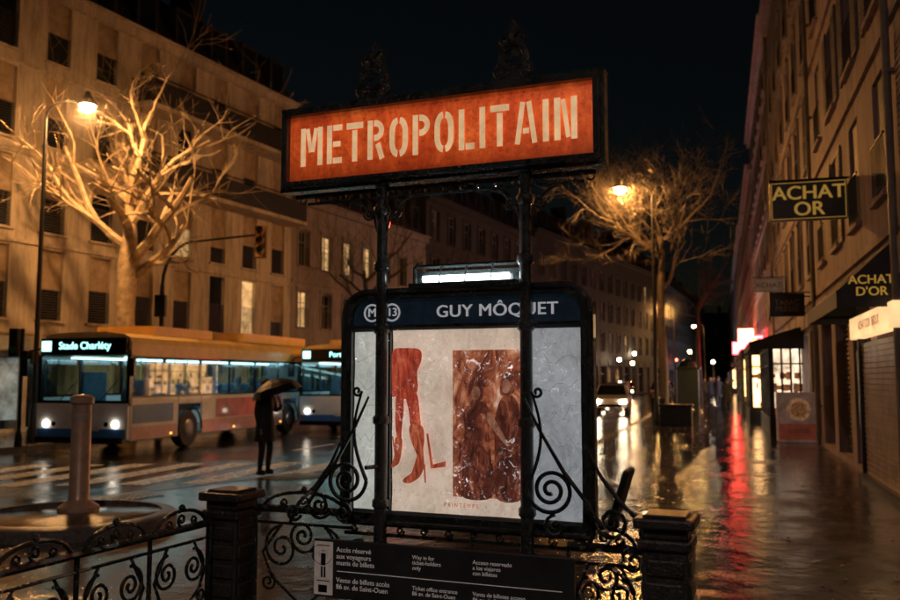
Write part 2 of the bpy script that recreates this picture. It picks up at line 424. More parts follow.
pane(-.615,-.40,.955,1.94,.078,pw,'map_pane'); pane(-.375,.395,.955,1.945,.076,pc,'advertising_poster'); pane(.43,.69,.955,1.94,.078,pr,'map_pane')
sep=MB(); sep.box((-.388,.07,1.45),(.016,.03,.98)); sep.box((.412,.07,1.45),(.02,.03,.98)); sep.obj('mullions',iron,mc)
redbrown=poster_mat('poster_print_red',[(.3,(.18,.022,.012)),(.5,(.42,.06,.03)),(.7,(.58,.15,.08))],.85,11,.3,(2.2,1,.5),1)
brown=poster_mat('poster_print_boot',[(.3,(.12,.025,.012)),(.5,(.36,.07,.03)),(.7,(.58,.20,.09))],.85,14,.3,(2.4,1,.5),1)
YA=.064
def smooth(pts,k=5):
    n=len(pts); out=[]
    for i in range(n):
        p0,p1,p2,p3=[Vector(pts[(i+j)%n]) for j in(-1,0,1,2)]
        for q_ in range(k):
            t_=q_/k; out.append(.5*((2*p1)+(-p0+p2)*t_+(2*p0-5*p1+4*p2-p3)*t_*t_+(-p0+3*p1-3*p2+p3)*t_**3))
    return out
def shape(pts,m,name,y=YA,sm=True):
    if sm: pts=smooth(pts)
    bm=bmesh.new(); vs=[bm.verts.new((x,y,z)) for x,z in pts]; f=bm.faces.new(vs); bmesh.ops.triangulate(bm,faces=[f]); me=bpy.data.meshes.new(name); bm.to_mesh(me); bm.free()
    me.materials.append(m); o=bpy.data.objects.new(name,me); col.objects.link(o); o.parent=mc
shape([(-.37,1.83),(-.29,1.845),(-.205,1.835),(-.195,1.78),(-.225,1.70),(-.215,1.63),(-.24,1.575),(-.30,1.565),(-.335,1.59),(-.372,1.58),(-.373,1.7)],redbrown,'poster_print_coat')
shape([(-.345,1.60),(-.305,1.60),(-.30,1.50),(-.31,1.42),(-.315,1.34),(-.335,1.34),(-.35,1.42),(-.35,1.52)],redbrown,'poster_print_thigh',YA-.002)
shape([(-.35,1.35),(-.31,1.35),(-.31,1.28),(-.325,1.22),(-.345,1.20),(-.365,1.19),(-.372,1.20),(-.352,1.27)],brown,'poster_print_boot',YA-.004)
shape([(-.29,1.60),(-.225,1.60),(-.205,1.50),(-.20,1.40),(-.252,1.40),(-.27,1.50)],redbrown,'poster_print_leg',YA-.001)
shape([(-.262,1.42),(-.190,1.42),(-.175,1.35),(-.185,1.27),(-.175,1.215),(-.19,1.165),(-.215,1.135),(-.26,1.11),(-.30,1.112),(-.298,1.132),(-.245,1.17),(-.215,1.215),(-.222,1.27),(-.255,1.34)],brown,'poster_print_boot',YA-.003)
for pts in ([(-.182,1.215),(-.172,1.215),(-.165,1.115),(-.174,1.115)],[(-.372,1.36),(-.364,1.36),(-.335,1.205),(-.346,1.205)],[(-.165,1.38),(-.154,1.38),(-.125,1.215),(-.05,1.235),(-.052,1.205),(-.138,1.192)]): shape(pts,redbrown,'poster_print_stroke',YA,False)
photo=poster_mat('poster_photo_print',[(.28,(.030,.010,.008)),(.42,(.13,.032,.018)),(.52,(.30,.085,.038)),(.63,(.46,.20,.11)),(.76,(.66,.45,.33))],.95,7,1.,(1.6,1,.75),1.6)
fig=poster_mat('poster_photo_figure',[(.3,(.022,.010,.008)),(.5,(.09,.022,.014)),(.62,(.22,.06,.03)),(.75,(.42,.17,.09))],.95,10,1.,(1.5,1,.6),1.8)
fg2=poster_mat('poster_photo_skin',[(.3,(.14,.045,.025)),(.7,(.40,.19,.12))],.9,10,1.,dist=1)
shape([(-.01,1.05),(.385,1.05),(.385,1.83),(-.01,1.83)],photo,'poster_photo',YA,False)
shape([(.04,1.055),(.07,1.20),(.045,1.36),(.05,1.48),(.09,1.545),(.135,1.56),(.18,1.545),(.205,1.48),(.19,1.34),(.22,1.2),(.21,1.055)],fig,'poster_photo_figure',YA-.002)
shape([(.095,1.55),(.08,1.60),(.09,1.66),(.125,1.685),(.155,1.67),(.17,1.62),(.155,1.565)],fig,'poster_photo_figure',YA-.0025)
shape([(.105,1.57),(.10,1.61),(.12,1.635),(.145,1.625),(.148,1.59),(.13,1.565)],fg2,'poster_photo_face',YA-.004)
shape([(.235,1.055),(.24,1.25),(.225,1.42),(.25,1.54),(.285,1.59),(.33,1.585),(.365,1.52),(.375,1.38),(.36,1.2),(.375,1.055)],fig,'poster_photo_figure',YA-.002)
shape([(.265,1.59),(.262,1.65),(.285,1.70),(.32,1.70),(.34,1.655),(.33,1.60)],fig,'poster_photo_figure',YA-.0025)
shape([(.275,1.61),(.272,1.645),(.29,1.675),(.312,1.665),(.318,1.63),(.30,1.60)],fg2,'poster_photo_face',YA-.004)
shape([(.185,1.46),(.22,1.41),(.29,1.33),(.30,1.345),(.245,1.44),(.20,1.50)],fg2,'poster_photo_arm',YA-.004)
text('P R I N T E M P S',.03,(-.06,.062,1.005),mc,brown,'poster_text',align='LEFT',sx=.9)
cols=[mat('map_line_blue',(.1,.2,.4),.4,es=.2),mat('map_line_grey',(.2,.2,.2),.4,es=.2)]
for (xa,xb) in((-.60,-.42),(.45,.675)):
    for i in range(6):
        bb=MB(); pts=[]; zz=1.05+i*.15
        for k in range(7): pts.append((xa+(xb-xa)*k/6,.0688,zz+R.uniform(-.05,.05)))
        bb.tube(pts,.0010,4); bb.obj('map_lines',cols[i%2],mc)
gz=MB(); gz.q((cx0+.04,.052,.95),(cx1-.04,.052,.95),(cx1-.04,.052,1.955),(cx0+.04,.052,1.955))
m=glassm('rain_wet_glass',(.95,.97,.97),.04); gz.obj('glazing',m,mc)
nt=m.node_tree; gn=[n for n in nt.nodes if n.type=='BSDF_GLOSSY'][0]
bp=nt.nodes.new('ShaderNodeBump'); bp.inputs['Strength'].default_value=1; bp.inputs['Distance'].default_value=.015
nt.links.new(noise(nt,22,4,.7,dist=1),bp.inputs['Height']); nt.links.new(bp.outputs[0],gn.inputs['Normal'])
dr=MB()
for k in range(420):
    xx=R.uniform(cx0+.05,cx1-.05); zz=R.uniform(.97,2.10); r_=R.uniform(.0015,.004)
    dr.sphere((xx,.0505 if zz<1.95 else .069,zz),r_,6,4,1.3)
dm_=bpy.data.materials.new('raindrop'); nt,b=nodes(dm_); b.inputs['Transmission Weight'].default_value=1; b.inputs['Roughness'].default_value=.02; b.inputs['IOR'].default_value=1.33
dr.obj('raindrops',dm_,mc,smooth=True)
tl=MB(); tl.tube([(-.20,.10,2.228),(.30,.10,2.228)],.018,10); tl.obj('tube_light',emis('tube_light_glow',(.82,.95,1.),14),mc)
tf=MB(); tf.box((.05,.15,2.235),(.60,.05,.075)); tf.box((.05,.10,2.185),(.62,.14,.03)); tf.tube([(-.26,.12,2.30),(.36,.12,2.30)],.012,8)
for xx in(-.26,.36): tf.tube([(xx,.12,2.15),(xx,.12,2.30)],.012,8)
for xx in(-.1,.05,.2): tf.tube([(xx,.08,2.20),(xx+.02,.075,2.30)],.005,5)
tf.obj('tube_fixture',iron,mc)
cb=MB()
cb.box((.04,.1,.885),(1.42,.1,.03)); cb.box((.04,.1,.82),(1.42,.05,.02))
for i in range(10): cb.tube(spiral(-.6+i*.142,.852,.024,.008,1.3,0,1 if i%2 else -1,14,.06),.006,5)
cb.obj('base_rail',iron,mc)
# ---------- information board
ib=root('information_sign',ENT,EA)
b_=MB(); b_.box((-.065,-.02,.64),(1.47,.03,.31)); b_.obj('board',mat('slate_sign_board',(.03,.032,.038),.3,0,.3,6,.15,80,coat=.3),ib,bevel=.005)
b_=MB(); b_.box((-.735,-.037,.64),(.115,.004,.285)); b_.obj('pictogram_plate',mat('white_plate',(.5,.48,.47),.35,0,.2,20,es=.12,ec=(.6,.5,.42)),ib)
pk=MB(); y_=-.0405
pk.lathe((-.735,y_+.001,.735),[(.011,0),(.011,.001)],10)
for q4 in((-.75,-.72,.655,.72),(-.75,-.738,.59,.65),(-.732,-.72,.59,.65),(-.775,-.695,.57,.575),(-.775,-.695,.76,.765),(-.765,-.71,.51,.55)):
    pk.q((q4[0],y_,q4[3]),(q4[1],y_,q4[3]),(q4[1],y_,q4[2]),(q4[0],y_,q4[2]))
pk.obj('pictogram',iron2,ib)
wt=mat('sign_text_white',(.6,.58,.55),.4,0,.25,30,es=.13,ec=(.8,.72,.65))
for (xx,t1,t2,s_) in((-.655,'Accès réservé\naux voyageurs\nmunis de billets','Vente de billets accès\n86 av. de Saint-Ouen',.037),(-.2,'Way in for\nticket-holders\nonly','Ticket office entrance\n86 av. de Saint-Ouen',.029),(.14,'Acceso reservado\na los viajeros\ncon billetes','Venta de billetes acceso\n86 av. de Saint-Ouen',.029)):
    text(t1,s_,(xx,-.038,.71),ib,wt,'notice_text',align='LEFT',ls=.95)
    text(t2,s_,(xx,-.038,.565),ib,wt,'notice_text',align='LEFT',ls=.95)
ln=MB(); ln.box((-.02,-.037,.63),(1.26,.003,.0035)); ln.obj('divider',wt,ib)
for xx in(-.55,.45):
    b_=MB(); b_.box((xx,.02,.6),(.04,.05,.4)); b_.obj('bracket',iron,ib)
# ---------- pillars and railing
def pillar(s_,yl):
    c=Vector((math.cos(EA)*s_-math.sin(EA)*yl,4.68+math.sin(EA)*s_+math.cos(EA)*yl,0))
    r=root('metro_railing_pillar',c,EA)
    b=MB(); b.box((0,0,.11),(.30,.30,.22)); b.box((0,0,.55),(.215,.215,.66)); b.box((0,0,.9),(.25,.25,.05)); b.box((0,0,.95),(.215,.215,.05)); b.box((0,0,1.0),(.28,.28,.05)); 
    b.obj('shaft',stone_d,r,bevel=.012)
    b=MB(); b.box((0,0,1.032),(.2,.2,.014)); b.obj('cap',stone_d,r,bevel=.005)
    f=MB()
    for k in range(6):
        z_=.27+k*.105
        for (dx_,dy_,w1,w2) in((0,-.111,.17,.014),(.111,0,.014,.17),(-.111,0,.014,.17),(0,.111,.17,.014)): f.box((dx_,dy_,z_),(w1,w2,.075))
    f.obj('rustication',stone_d,r,bevel=.01)
pillar(-1.37,0); pillar(1.12,0)
def railpanel(mb,a,b,z0=.12,z1=.93):
    a=Vector(a);b=Vector(b); L=(b-a).length; u=(b-a)/L
    def W(x,z,y=0): return (a.x+u.x*x-u.y*y,a.y+u.y*x+u.x*y,z)
    def T(pts,r,n=6): mb.tube([W(p_[0],p_[2],p_[1]) for p_ in pts],r,n)
    T([(0,0,z1),(L,0,z1)],.022,8); T([(0,0,z0),(L,0,z0)],.018,8); T([(0,0,z1-.08),(L,0,z1-.08)],.009,6)
    n=max(1,round(L/.46)); w_=L/n
    for i in range(n):
        c=w_*(i+.5)
        T([(w_*i,0,z0),(w_*i,0,z1)],.014,6)
        for s1 in(-1,1):
            T(spiral(c+s1*w_*.22,z1-.22,w_*.2,.012,1.9,rad(90),-s1,36),.0095)
            T(spiral(c+s1*w_*.2,z0+.19,w_*.18,.012,1.8,rad(270),s1,36),.0095)
            T(spiral(c+s1*w_*.36,(z0+z1)/2-.01,w_*.09,.010,1.5,rad(90),s1,24),.008)
            T([(c+s1*w_*.02,0,z0),(c+s1*w_*.06,0,z0+.3),(c+s1*w_*.32,0,(z0+z1)/2+.02),(c+s1*w_*.42,0,z1-.25),(c+s1*w_*.22,0,z1-.08)],.009)
        arc=[(c+w_*.42*math.cos(rad(t_)),0,z1+.10*math.sin(rad(t_))) for t_ in range(0,181,15)]
        T(arc,.011); T(spiral(c,z1+.05,.035,.01,1.3,rad(270),1,20),.008)
        for s1 in(-1,1): T(spiral(c+s1*w_*.2,z1+.035,.028,.008,1.3,rad(270),s1,16),.007)
        mb.sphere(W(c,z1+.115),.02,8,6)
def LW(s_,yl): return (math.cos(EA)*s_-math.sin(EA)*yl,4.68+math.sin(EA)*s_+math.cos(EA)*yl)
rr=root('metro_entrance_railing')
rm=MB(); railpanel(rm,LW(-1.24,0.05),LW(-.6,.05)); railpanel(rm,LW(.62,.05),LW(.99,.05),.12,.84); rm.obj('back_rail',iron,rr,smooth=True)
rm=MB(); railpanel(rm,LW(-1.42,-.14),LW(-1.42,-2.6),.12,.86); rm.obj('side_rail',iron,rr,smooth=True)
sb=MB()
for (xx,sg_) in ((.86,1),(-.78,-1)):
    for (ox,oz,r_,tn,y_) in((0,.98,.085,1.8,-.02),(.10,.80,.10,2.0,-.02),(-.03,.72,.07,1.6,-.03),(.16,.93,.05,1.5,-.02)):
        sb.tube(spiral(xx+sg_*ox,oz,r_,.012,tn,rad(200 if sg_>0 else -20),sg_,40,y_),.010,6)
    sb.tube([(xx-sg_*.12,0,1.32),(xx-sg_*.06,0,1.2),(xx+sg_*.03,0,1.08),(xx+sg_*.14,0,.98),(xx+sg_*.2,0,.86)],[.006,.010,.012,.012,.01],7)
sb.obj('corner_scrolls',iron,sg,smooth=True)
b_=MB(); b_.box((.87,.16,1.08),(.03,.2,.30),rx=0,ry=rad(18)); b_.obj('side_plate',iron2,mc,bevel=.01)
# ------------------------------------------------------------------ refuge + bollard
rf=root('traffic_island',(-4.35,10.2,0))
b_=MB(); b_.lathe((0,0,0),[(1.15,0),(1.15,.10),(1.11,.13),(.0,.16)],48); b_.obj('mound',pav,rf,smooth=True)
b_=MB(); b_.lathe((0,0,0),[(1.17,-.0),(1.17,.115),(1.14,.135),(1.0,.148),(1.0,.1)],48); b_.obj('kerb_ring',kerbm,rf,smooth=True)
bl=root('bollard',(-4.3,10.3,.15))
b_=MB(); b_.lathe((0,0,0),[(.23,0),(.23,.05),(.17,.09),(.13,.12),(.115,.14),(.108,1.22),(.135,1.24),(.135,1.30),(.10,1.33),(.0,1.34)],24)
b_.obj('body',mat('bollard_paint',(.56,.38,.27),.35,.1,.25,7,.2,60,coat=.3),bl,smooth=True)
b_=MB(); b_.lathe((0,0,1.05),[(.112,0),(.112,.07)],24); b_.obj('band',mat('bollard_band',(.5,.45,.4),.3),bl)
# ------------------------------------------------------------------ street lamps
def halomat(name,dens,r):
    m=bpy.data.materials.new(name); m.use_nodes=True; nt=m.node_tree; nt.nodes.clear()
    o=nt.nodes.new('ShaderNodeOutputMaterial'); v=nt.nodes.new('ShaderNodeVolumeScatter'); v.inputs['Anisotropy'].default_value=.2; v.inputs['Color'].default_value=(1,.93,.85,1)
    tc=nt.nodes.new('ShaderNodeTexCoord'); ln=nt.nodes.new('ShaderNodeVectorMath'); ln.operation='LENGTH'
    mr=nt.nodes.new('ShaderNodeMapRange'); mr.inputs[1].default_value=0; mr.inputs[2].default_value=r; mr.inputs[3].default_value=1; mr.inputs[4].default_value=0
    pw_=nt.nodes.new('ShaderNodeMath'); pw_.operation='POWER'; pw_.inputs[1].default_value=2.2
    ml=nt.nodes.new('ShaderNodeMath'); ml.operation='MULTIPLY'; ml.inputs[1].default_value=dens
    nt.links.new(tc.outputs['Object'],ln.inputs[0]); nt.links.new(ln.outputs['Value'],mr.inputs[0]); nt.links.new(mr.outputs[0],pw_.inputs[0]); nt.links.new(pw_.outputs[0],ml.inputs[0]); nt.links.new(ml.outputs[0],v.inputs['Density'])
    nt.links.new(v.outputs[0],o.inputs['Volume']); return m
def lamp(x,y,h,ax,ay,scale=1,b=None,z0=0,name='street_lamp',halo=0,dens=.03):
    r=root(name,(x,y,z0)); p=MB()
    L=math.hypot(ax,ay) or 1; ux,uy=ax/L,ay/L
    p.lathe((0,0,0),[(.16,0),(.16,.3),(.12,.4),(.10,.9),(.075,1.0)],12)
    p.tube([(0,0,1),(0,0,h*.6),(0,0,h*.96)],[.075,.06,.045],10)
    arc=[]
    for k in range(9):
        a=rad(180-150*k/8); arc.append((ux*(L*.5+L*.5*math.cos(a)),uy*(L*.5+L*.5*math.cos(a)),h*.96+.45*math.sin(a)))
    p.tube(arc,[.04-.002*k for k in range(9)],8)
    hx,hy,hz=arc[-1][0]+ux*.08,arc[-1][1]+uy*.08,h
    p.lathe((hx,hy,hz-.07),[(.0,.40),(.05,.38),(.09,.28),(.15,.20),(.23,.08),(.25,.0),(.24,-.01)][::-1],16)
    p.obj('pole',iron2,r,smooth=True)
    g_=MB(); g_.sphere((hx,hy,hz-.08),.19*scale,12,8,.95); g_.obj('bulb',b or bulb,r,smooth=True)
    if halo:
        g_=MB(); g_.sphere((0,0,0),halo,20,12); g_.obj('lamp_halo',halomat('lamp_halo',dens,halo),r,smooth=True,loc=(hx,hy,hz-.06))  # scattering sphere added around the bulb to make its glow halo
    return r
bulb=emis('sodium_bulb',(1,.48,.15),1000)
lamp(-11.0,23.3,9.1,1.2,-.2,1.,emis('sodium_bulb_near',(1,.48,.16),1900),halo=1.5,dens=.035)
lamp(7.5,32,8.75,-1.2,-.1,1.1,emis('sodium_bulb_right',(1,.42,.10),2100),halo=2.0,dens=.03)
lamp(15.4,60,6.6,-.9,0,1.2,halo=2.2,dens=.05)
lamp(30.5,105,8,-1.2,0)
lamp(-2.9,-3.5,8.4,1.0,.6,.85,emis('pale_fill_bulb',(1,.70,.60),850))  # unseen lamp added behind the camera to light the foreground ironwork
# ------------------------------------------------------------------ trees
bark=mat('plane_tree_bark',(.36,.28,.18),.6,0,.5,5,.6,30); bark2=mat('dark_shaded_bark',(.05,.04,.032),.5,0,.5,7,.6,30)  # dark copy puts the shade of unlit trees into the bark colour
def tree(x,y,trunk_h,rad0,seed,spread=1.,limbs=5,depth=4,lenf=1.,z0=0,lean=(0,0),m=None,rise=(.3,1.1),lr_=(.32,.6),top_=(-.6,1.8),kids=(3,5)):
    rr=random.Random(seed); r=root('bare_tree',(x,y,z0)); b=MB()
    def br(p,d,L,r0,dep):
        n=6 if dep>1 else 4; pts=[p]; rs=[r0]; q=p.copy(); dd=d.copy()
        for k in range(n):
            dd=(dd+Vector((rr.uniform(-1,1),rr.uniform(-1,1),rr.uniform(-.7,.95)))*.27).normalized()
            q=q+dd*L/n; pts.append(q.copy()); rs.append(max(.005,r0*(1-.6*(k+1)/n)))
        b.tube(pts,rs,6 if dep>2 else 4 if dep>0 else 3,cap=False)
        if dep<=0: return
        for c in range(rr.randint(*kids)):
            k=rr.randint(max(1,n//2-1),n); base=pts[k]; 
            ax=dd.orthogonal().normalized(); ax.rotate(Matrix.Rotation(rr.uniform(0,6.28),3,dd))
            nd=(dd*rr.uniform(.5,1)+ax*rr.uniform(.45,1.0)*spread+Vector((0,0,.12))).normalized()
            br(base,nd,L*rr.uniform(.45,.82),rs[k]*rr.uniform(.45,.7),dep-1)
    top=Vector((lean[0],lean[1],trunk_h))
    pts=[Vector((0,0,-.1)),Vector((0,0,.3)),Vector((lean[0]*.3+.03,0,trunk_h*.35)),Vector((lean[0]*.6-.04,.02,trunk_h*.7)),top,top+Vector((.05,0,.9)),top+Vector((-.05,.05,1.9))]
    b.tube(pts,[rad0*1.45,rad0*1.1,rad0*.95,rad0*.88,rad0*.92,rad0*.62,rad0*.35],12)
    for i in range(limbs):
        a=6.283*i/limbs+rr.uniform(-.4,.4); d=Vector((math.cos(a)*.75*spread,math.sin(a)*.75*spread,rr.uniform(*rise))).normalized()
        br(top+Vector((0,0,rr.uniform(*top_))),d,rr.uniform(2.0,3.6)*lenf,rad0*rr.uniform(*lr_),depth)
    b.obj('trunk_and_branches',m or bark,r,smooth=True)
tree(-9.5,25.6,5.1,.31,14,1.05,10,3,1.05,lr_=(.34,.62),top_=(-.7,1.9),kids=(3,5))
tree(8.3,34.2,5.4,.17,11,1.1,8,4,.95,m=bark2)
tree(-4.3,44,5.2,.2,5,1,6,3,1.0,m=bark2)
tree(-17,20,6,.3,8,1,6,4,1.1,m=bark2)
tree(1.0,58,6,.25,9,1,6,3,1.2,m=bark2)
tree(21,74,6,.2,25,1,6,3,1.3,m=bark2)
# ------------------------------------------------------------------ buildings
framem=mat('window_frame_paint',(.2,.19,.18),.5); zinc=mat('zinc_roof',(.02,.021,.026),.6,.2,.3,2)
shut=mat('painted_shutter',(.17,.15,.16),.6,0,.2,8); louv=mat('dark_louvre',(.022,.022,.025),.5)
litw=[mat('lit_curtain_window',(.6,.4,.2),.6,0,.6,3,es=.75,ec=(1,.62,.25)),mat('lit_window_cool',(.6,.6,.5),.6,0,.6,3,es=.8,ec=(.9,.8,.5))]
def building(p,ang,L,H,gh,fh,bay,ww,wh,sill,wall,style,lit=.04,seed=1,name='apartment_building',gw=None,litset=None,depth=9,balc=()):
    rr=random.Random(seed); r=root(name,p,ang); Wm=MB(); G=MB(); F=MB(); Sh=MB(); Bc=MB(); Lt=[MB(),MB()]; Sl=MB(); Tr=MB(); Rs=MB(); Cu=MB(); Bl=MB()
    nb=max(1,int(L/bay)); bw=L/nb; nf=max(1,int((H-gh)/fh))
    def cell(x0,x1,z0,z1,a,b,c,d,dep=.2):
        for qd in(((x0,z0),(a,z0),(a,z1),(x0,z1)),((b,z0),(x1,z0),(x1,z1),(b,z1)),((a,z0),(b,z0),(b,c),(a,c)),((a,d),(b,d),(b,z1),(a,z1))):
            Wm.q(*[(x,0,z) for x,z in qd])
        Wm.q((a,0,c),(a,dep,c),(a,dep,d),(a,0,d)); Wm.q((b,0,c),(b,0,d),(b,dep,d),(b,dep,c)); Wm.q((a,0,d),(b,0,d),(b,dep,d),(a,dep,d)); Wm.q((a,0,c),(a,dep,c),(b,dep,c),(b,0,c))
    for i in range(nb):
        x0=i*bw;x1=x0+bw; m_=(x0+x1)/2
        g_=(gw or bw-.6)/2; a,b=m_-g_,m_+g_; c,d=.12,gh-.75
        cell(x0,x1,0,gh,a,b,c,d,.3); k=rr.random()
        if k<.45:
            G.q((a,.3,c),(b,.3,c),(b,.3,d),(a,.3,d)); F.box((m_,.27,(c+d)/2),(.07,.06,d-c)); F.box((m_,.26,2.1),(b-a,.05,.07))
        else:
            zz=c
            while zz<d-.05:
                Rs.q((a,.2,zz),(b,.2,zz),(b,.17,zz+.05),(a,.17,zz+.05)); Rs.q((a,.17,zz+.05),(b,.17,zz+.05),(b,.2,zz+.1),(a,.2,zz+.1)); zz+=.1
        Tr.box((m_,-.05,gh-.4),(bw-.3,.1,.5))
        for j in range(nf):
            z0=gh+j*fh; z1=z0+fh if j<nf-1 else H
            a,b=m_-ww/2,m_+ww/2; c,d=z0+sill,z0+sill+wh
            cell(x0,x1,z0,z1,a,b,c,d)
            isl=(litset is not None and (i,j) in litset) or (litset is None and rr.random()<lit)
            tgt=Lt[rr.randint(0,1)] if isl else G
            tgt.q((a,.19,c),(b,.19,c),(b,.19,d),(a,.19,d))
            if style=='louver':
                fr_=rr.choice((.5,.5,.5,.5,.45,.3,.75,1.0))
                if fr_<1:
                    Bl.q((a,.12,c+wh*fr_),(b,.12,c+wh*fr_),(b,.12,d),(a,.12,d)); Bl.box((m_,.11,c+wh*fr_),(ww-.02,.05,.05))
                zz=c+.04; top=c+wh*min(fr_,.52)
                while zz<top-.03: Bc.box((m_,.05,zz),(ww-.02,.03,.03)); zz+=.085
            else:
                if not isl and rr.random()<.35:
                    cw=ww*rr.uniform(.2,.38); Cu.q((a+.05,.186,c),(a+cw,.186,c),(a+cw,.186,d),(a+.05,.186,d)); Cu.q((b-.05,.186,c),(b-cw,.186,c),(b-cw,.186,d),(b-.05,.186,d))
                F.box((m_,.165,(c+d)/2),(.05,.04,d-c)); F.box((a+.03,.165,(c+d)/2),(.05,.045,d-c)); F.box((b-.03,.165,(c+d)/2),(.05,.045,d-c)); F.box((m_,.16,d-.03),(ww-.12,.05,.05)); F.box((m_,.16,c+(d-c)*.68),(ww-.12,.05,.035))
                sw=min(ww*.48,(bw-ww)/2-.08)
                op=rr.random()
                if style=='shutter' and sw>.2:
                    for sd in(-1,1):
                        if op<.72:
                            sc_=(a-sw/2-.02) if sd<0 else (b+sw/2+.02)
                            Sh.box((sc_,-.03,(c+d)/2),(sw,.04,d-c+.03))
                            zz=c+.1
                            while zz<d-.1: Sh.box((sc_,-.055,zz),(sw-.1,.015,.03)); zz+=.09
                        else:
                            sc_=m_+sd*ww/4; Sh.box((sc_,.08,(c+d)/2),(ww/2-.02,.04,d-c))
                else:
                    Tr.box((a-.08,-.025,(c+d)/2),(.12,.05,d-c+.1)); Tr.box((b+.08,-.025,(c+d)/2),(.12,.05,d-c+.1)); Tr.box((m_,-.04,d+.12),(ww+.35,.09,.12))
                Bc.box((m_,-.05,c+.85),(ww+.04,.03,.03)); Bc.box((m_,-.05,c+.1),(ww+.04,.02,.02))
                for k in range(int(ww/.12)+1): Bc.box((a+k*.12,-.05,c+.47),(.014,.014,.76))
            Sl.box((m_,-.03,c-.04),(ww+.2,.14,.07))
    for j in range(nf+1):
        z_=gh+j*fh
        if j<nf: Tr.box((L/2,-.035,z_+.04),(L,.07,.12))
    for (j,xa,xb) in balc:
        z_=gh+j*fh; Tr.box(((xa+xb)/2,-.5,z_-.03),(xb-xa,1.0,.16))
        Bc.box(((xa+xb)/2,-.97,z_+1.05),(xb-xa,.05,.05)); Bc.box(((xa+xb)/2,-.97,z_+.5),(xb-xa,.02,.85))
        for xe in (xa,xb): Bc.box((xe,-.5,z_+.55),(.02,.9,.95))
    Tr.box((L/2,-.12,H-.15),(L,.26,.3)); Tr.box((L/2,-.2,H+.04),(L,.42,.08))
    Wm.q((0,0,0),(0,0,H),(0,depth,H),(0,depth,0)); Wm.q((L,0,0),(L,depth,0),(L,depth,H),(L,0,H)); Wm.q((0,depth,0),(0,depth,H),(L,depth,H),(L,depth,0))
    rf=MB(); z2=H+2.4
    rf.q((0,.05,H+.08),(L,.05,H+.08),(L,1.2,z2),(0,1.2,z2)); rf.q((0,1.2,z2),(L,1.2,z2),(L,depth,z2+.5),(0,depth,z2+.5)); rf.q((0,.05,H+.08),(0,1.2,z2),(0,depth,z2+.5),(0,depth,H)); rf.q((L,.05,H+.08),(L,depth,H),(L,depth,z2+.5),(L,1.2,z2))
    rf.obj('roof',zinc,r)
    dm=MB(); dg=MB(); 
    for i in range(nb):
        m_=(i+.5)*bw; dm.box((m_,.75,H+1.1),(1.1,1.1,1.6)); dg.q((m_-.4,.195,H+.45),(m_+.4,.195,H+.45),(m_+.4,.195,H+1.75),(m_-.4,.195,H+1.75))
        if i%3==1: dm.box((m_+bw/2,3,H+3.2),(.6,1.4,2.2))
    dm.obj('dormers_and_chimneys',zinc,r); dg.obj('dormer_windows',glass_dark,r)
    Wm.obj('walls',wall,r); G.obj('window_glass',glass_dark,r); Sl.obj('sills',wall,r); Tr.obj('mouldings',wall,r)
    if F.f: F.obj('window_frames',framem,r)
    if Cu.f: Cu.obj('curtains',mat('net_curtain',(.22,.2,.18),.9,0,.3,12,stretch=(3,1,.3)),r)
    if Bl.f: Bl.obj('roller_blinds',mat('roller_blind',(.34,.25,.16),.7,0,.35,3),r)
    if Sh.f: Sh.obj('shutters',shut,r)
    if Bc.f: Bc.obj('railings',louv,r)
    if Rs.f: Rs.obj('roller_shutters',mat('roller_shutter_metal',(.10,.09,.09),.4,.5,.25,3),r)
    for k in(0,1):
        if Lt[k].f: Lt[k].obj('lit_windows',litw[k],r)
    return r
def wallm(n,c): 
    m=mat(n,c,.75,0,.2,.8,.25,25,stretch=(1,1,.35)); nt=m.node_tree; b=[q for q in nt.nodes if q.type=='BSDF_PRINCIPLED'][0]
    src=b.inputs['Base Color'].links[0].from_socket
    st=ramp(nt,noise(nt,2.2,7,.75,stretch=(1.6,1.6,.22)),[(.33,.5),(.55,1),(.8,1.1)])
    nt.links.new(mix(nt,'MULTIPLY',src,st),b.inputs['Base Color']); return m
wA=wallm('cream_render',(.52,.44,.33)); wB=wallm('pale_limestone',(.28,.23,.20)); wC=wallm('unlit_dark_stone',(.032,.030,.030)); wD=wallm('pink_render',(.38,.29,.31)); wE=wallm('dirty_limestone',(.30,.26,.28)); wF=wallm('white_render',(.38,.34,.36))  # near-black stone carries the shade of unlit facades in its base colour
LA=rad(65); lx,ly=math.cos(LA),math.sin(LA)
def LP(t): return (-12.8+lx*t,29+ly*t,0)
building(LP(-13.97),LA,26.7,14.5,3.1,2.85,2.05,.95,2.3,.45,wA,'louver',lit=0.0,seed=4,litset={(9,1),(11,0)},balc=((3,16.5,26.5),(2,16.5,26.5)))
building(LP(12.75),LA,14,10.2,3.3,2.9,2.0,.9,1.7,.8,wB,'plain',seed=6,litset={(1,1),(2,1),(3,1),(0,0)} )
building(LP(26.8),LA,20,13,3.6,3,2.4,1.1,1.9,.7,wC,'plain',lit=.03,seed=7)
building(LP(46.9),LA-rad(3),40,14,3.6,3,2.6,1.1,1.9,.7,wC,'plain',lit=.03,seed=8)
building((-12.8+lx*87,29+ly*87,0),rad(68),70,15,3.6,3,2.8,1.1,1.9,.7,wC,'plain',lit=.03,seed=9)
def FP(Y): return (6.17+.3086*(Y-12),Y,0)
RA=math.atan2(-.9555,-.2949)
def rb(Y0,Y1,H,wall,seed,bay=2.6,style='shutter',lit=.01,**k):
    building(FP(Y1),RA,(Y1-Y0)/.9555-.02,H,3.7,2.85,bay,1.05,1.85,.65,wall,style,lit=lit,seed=seed,**k)
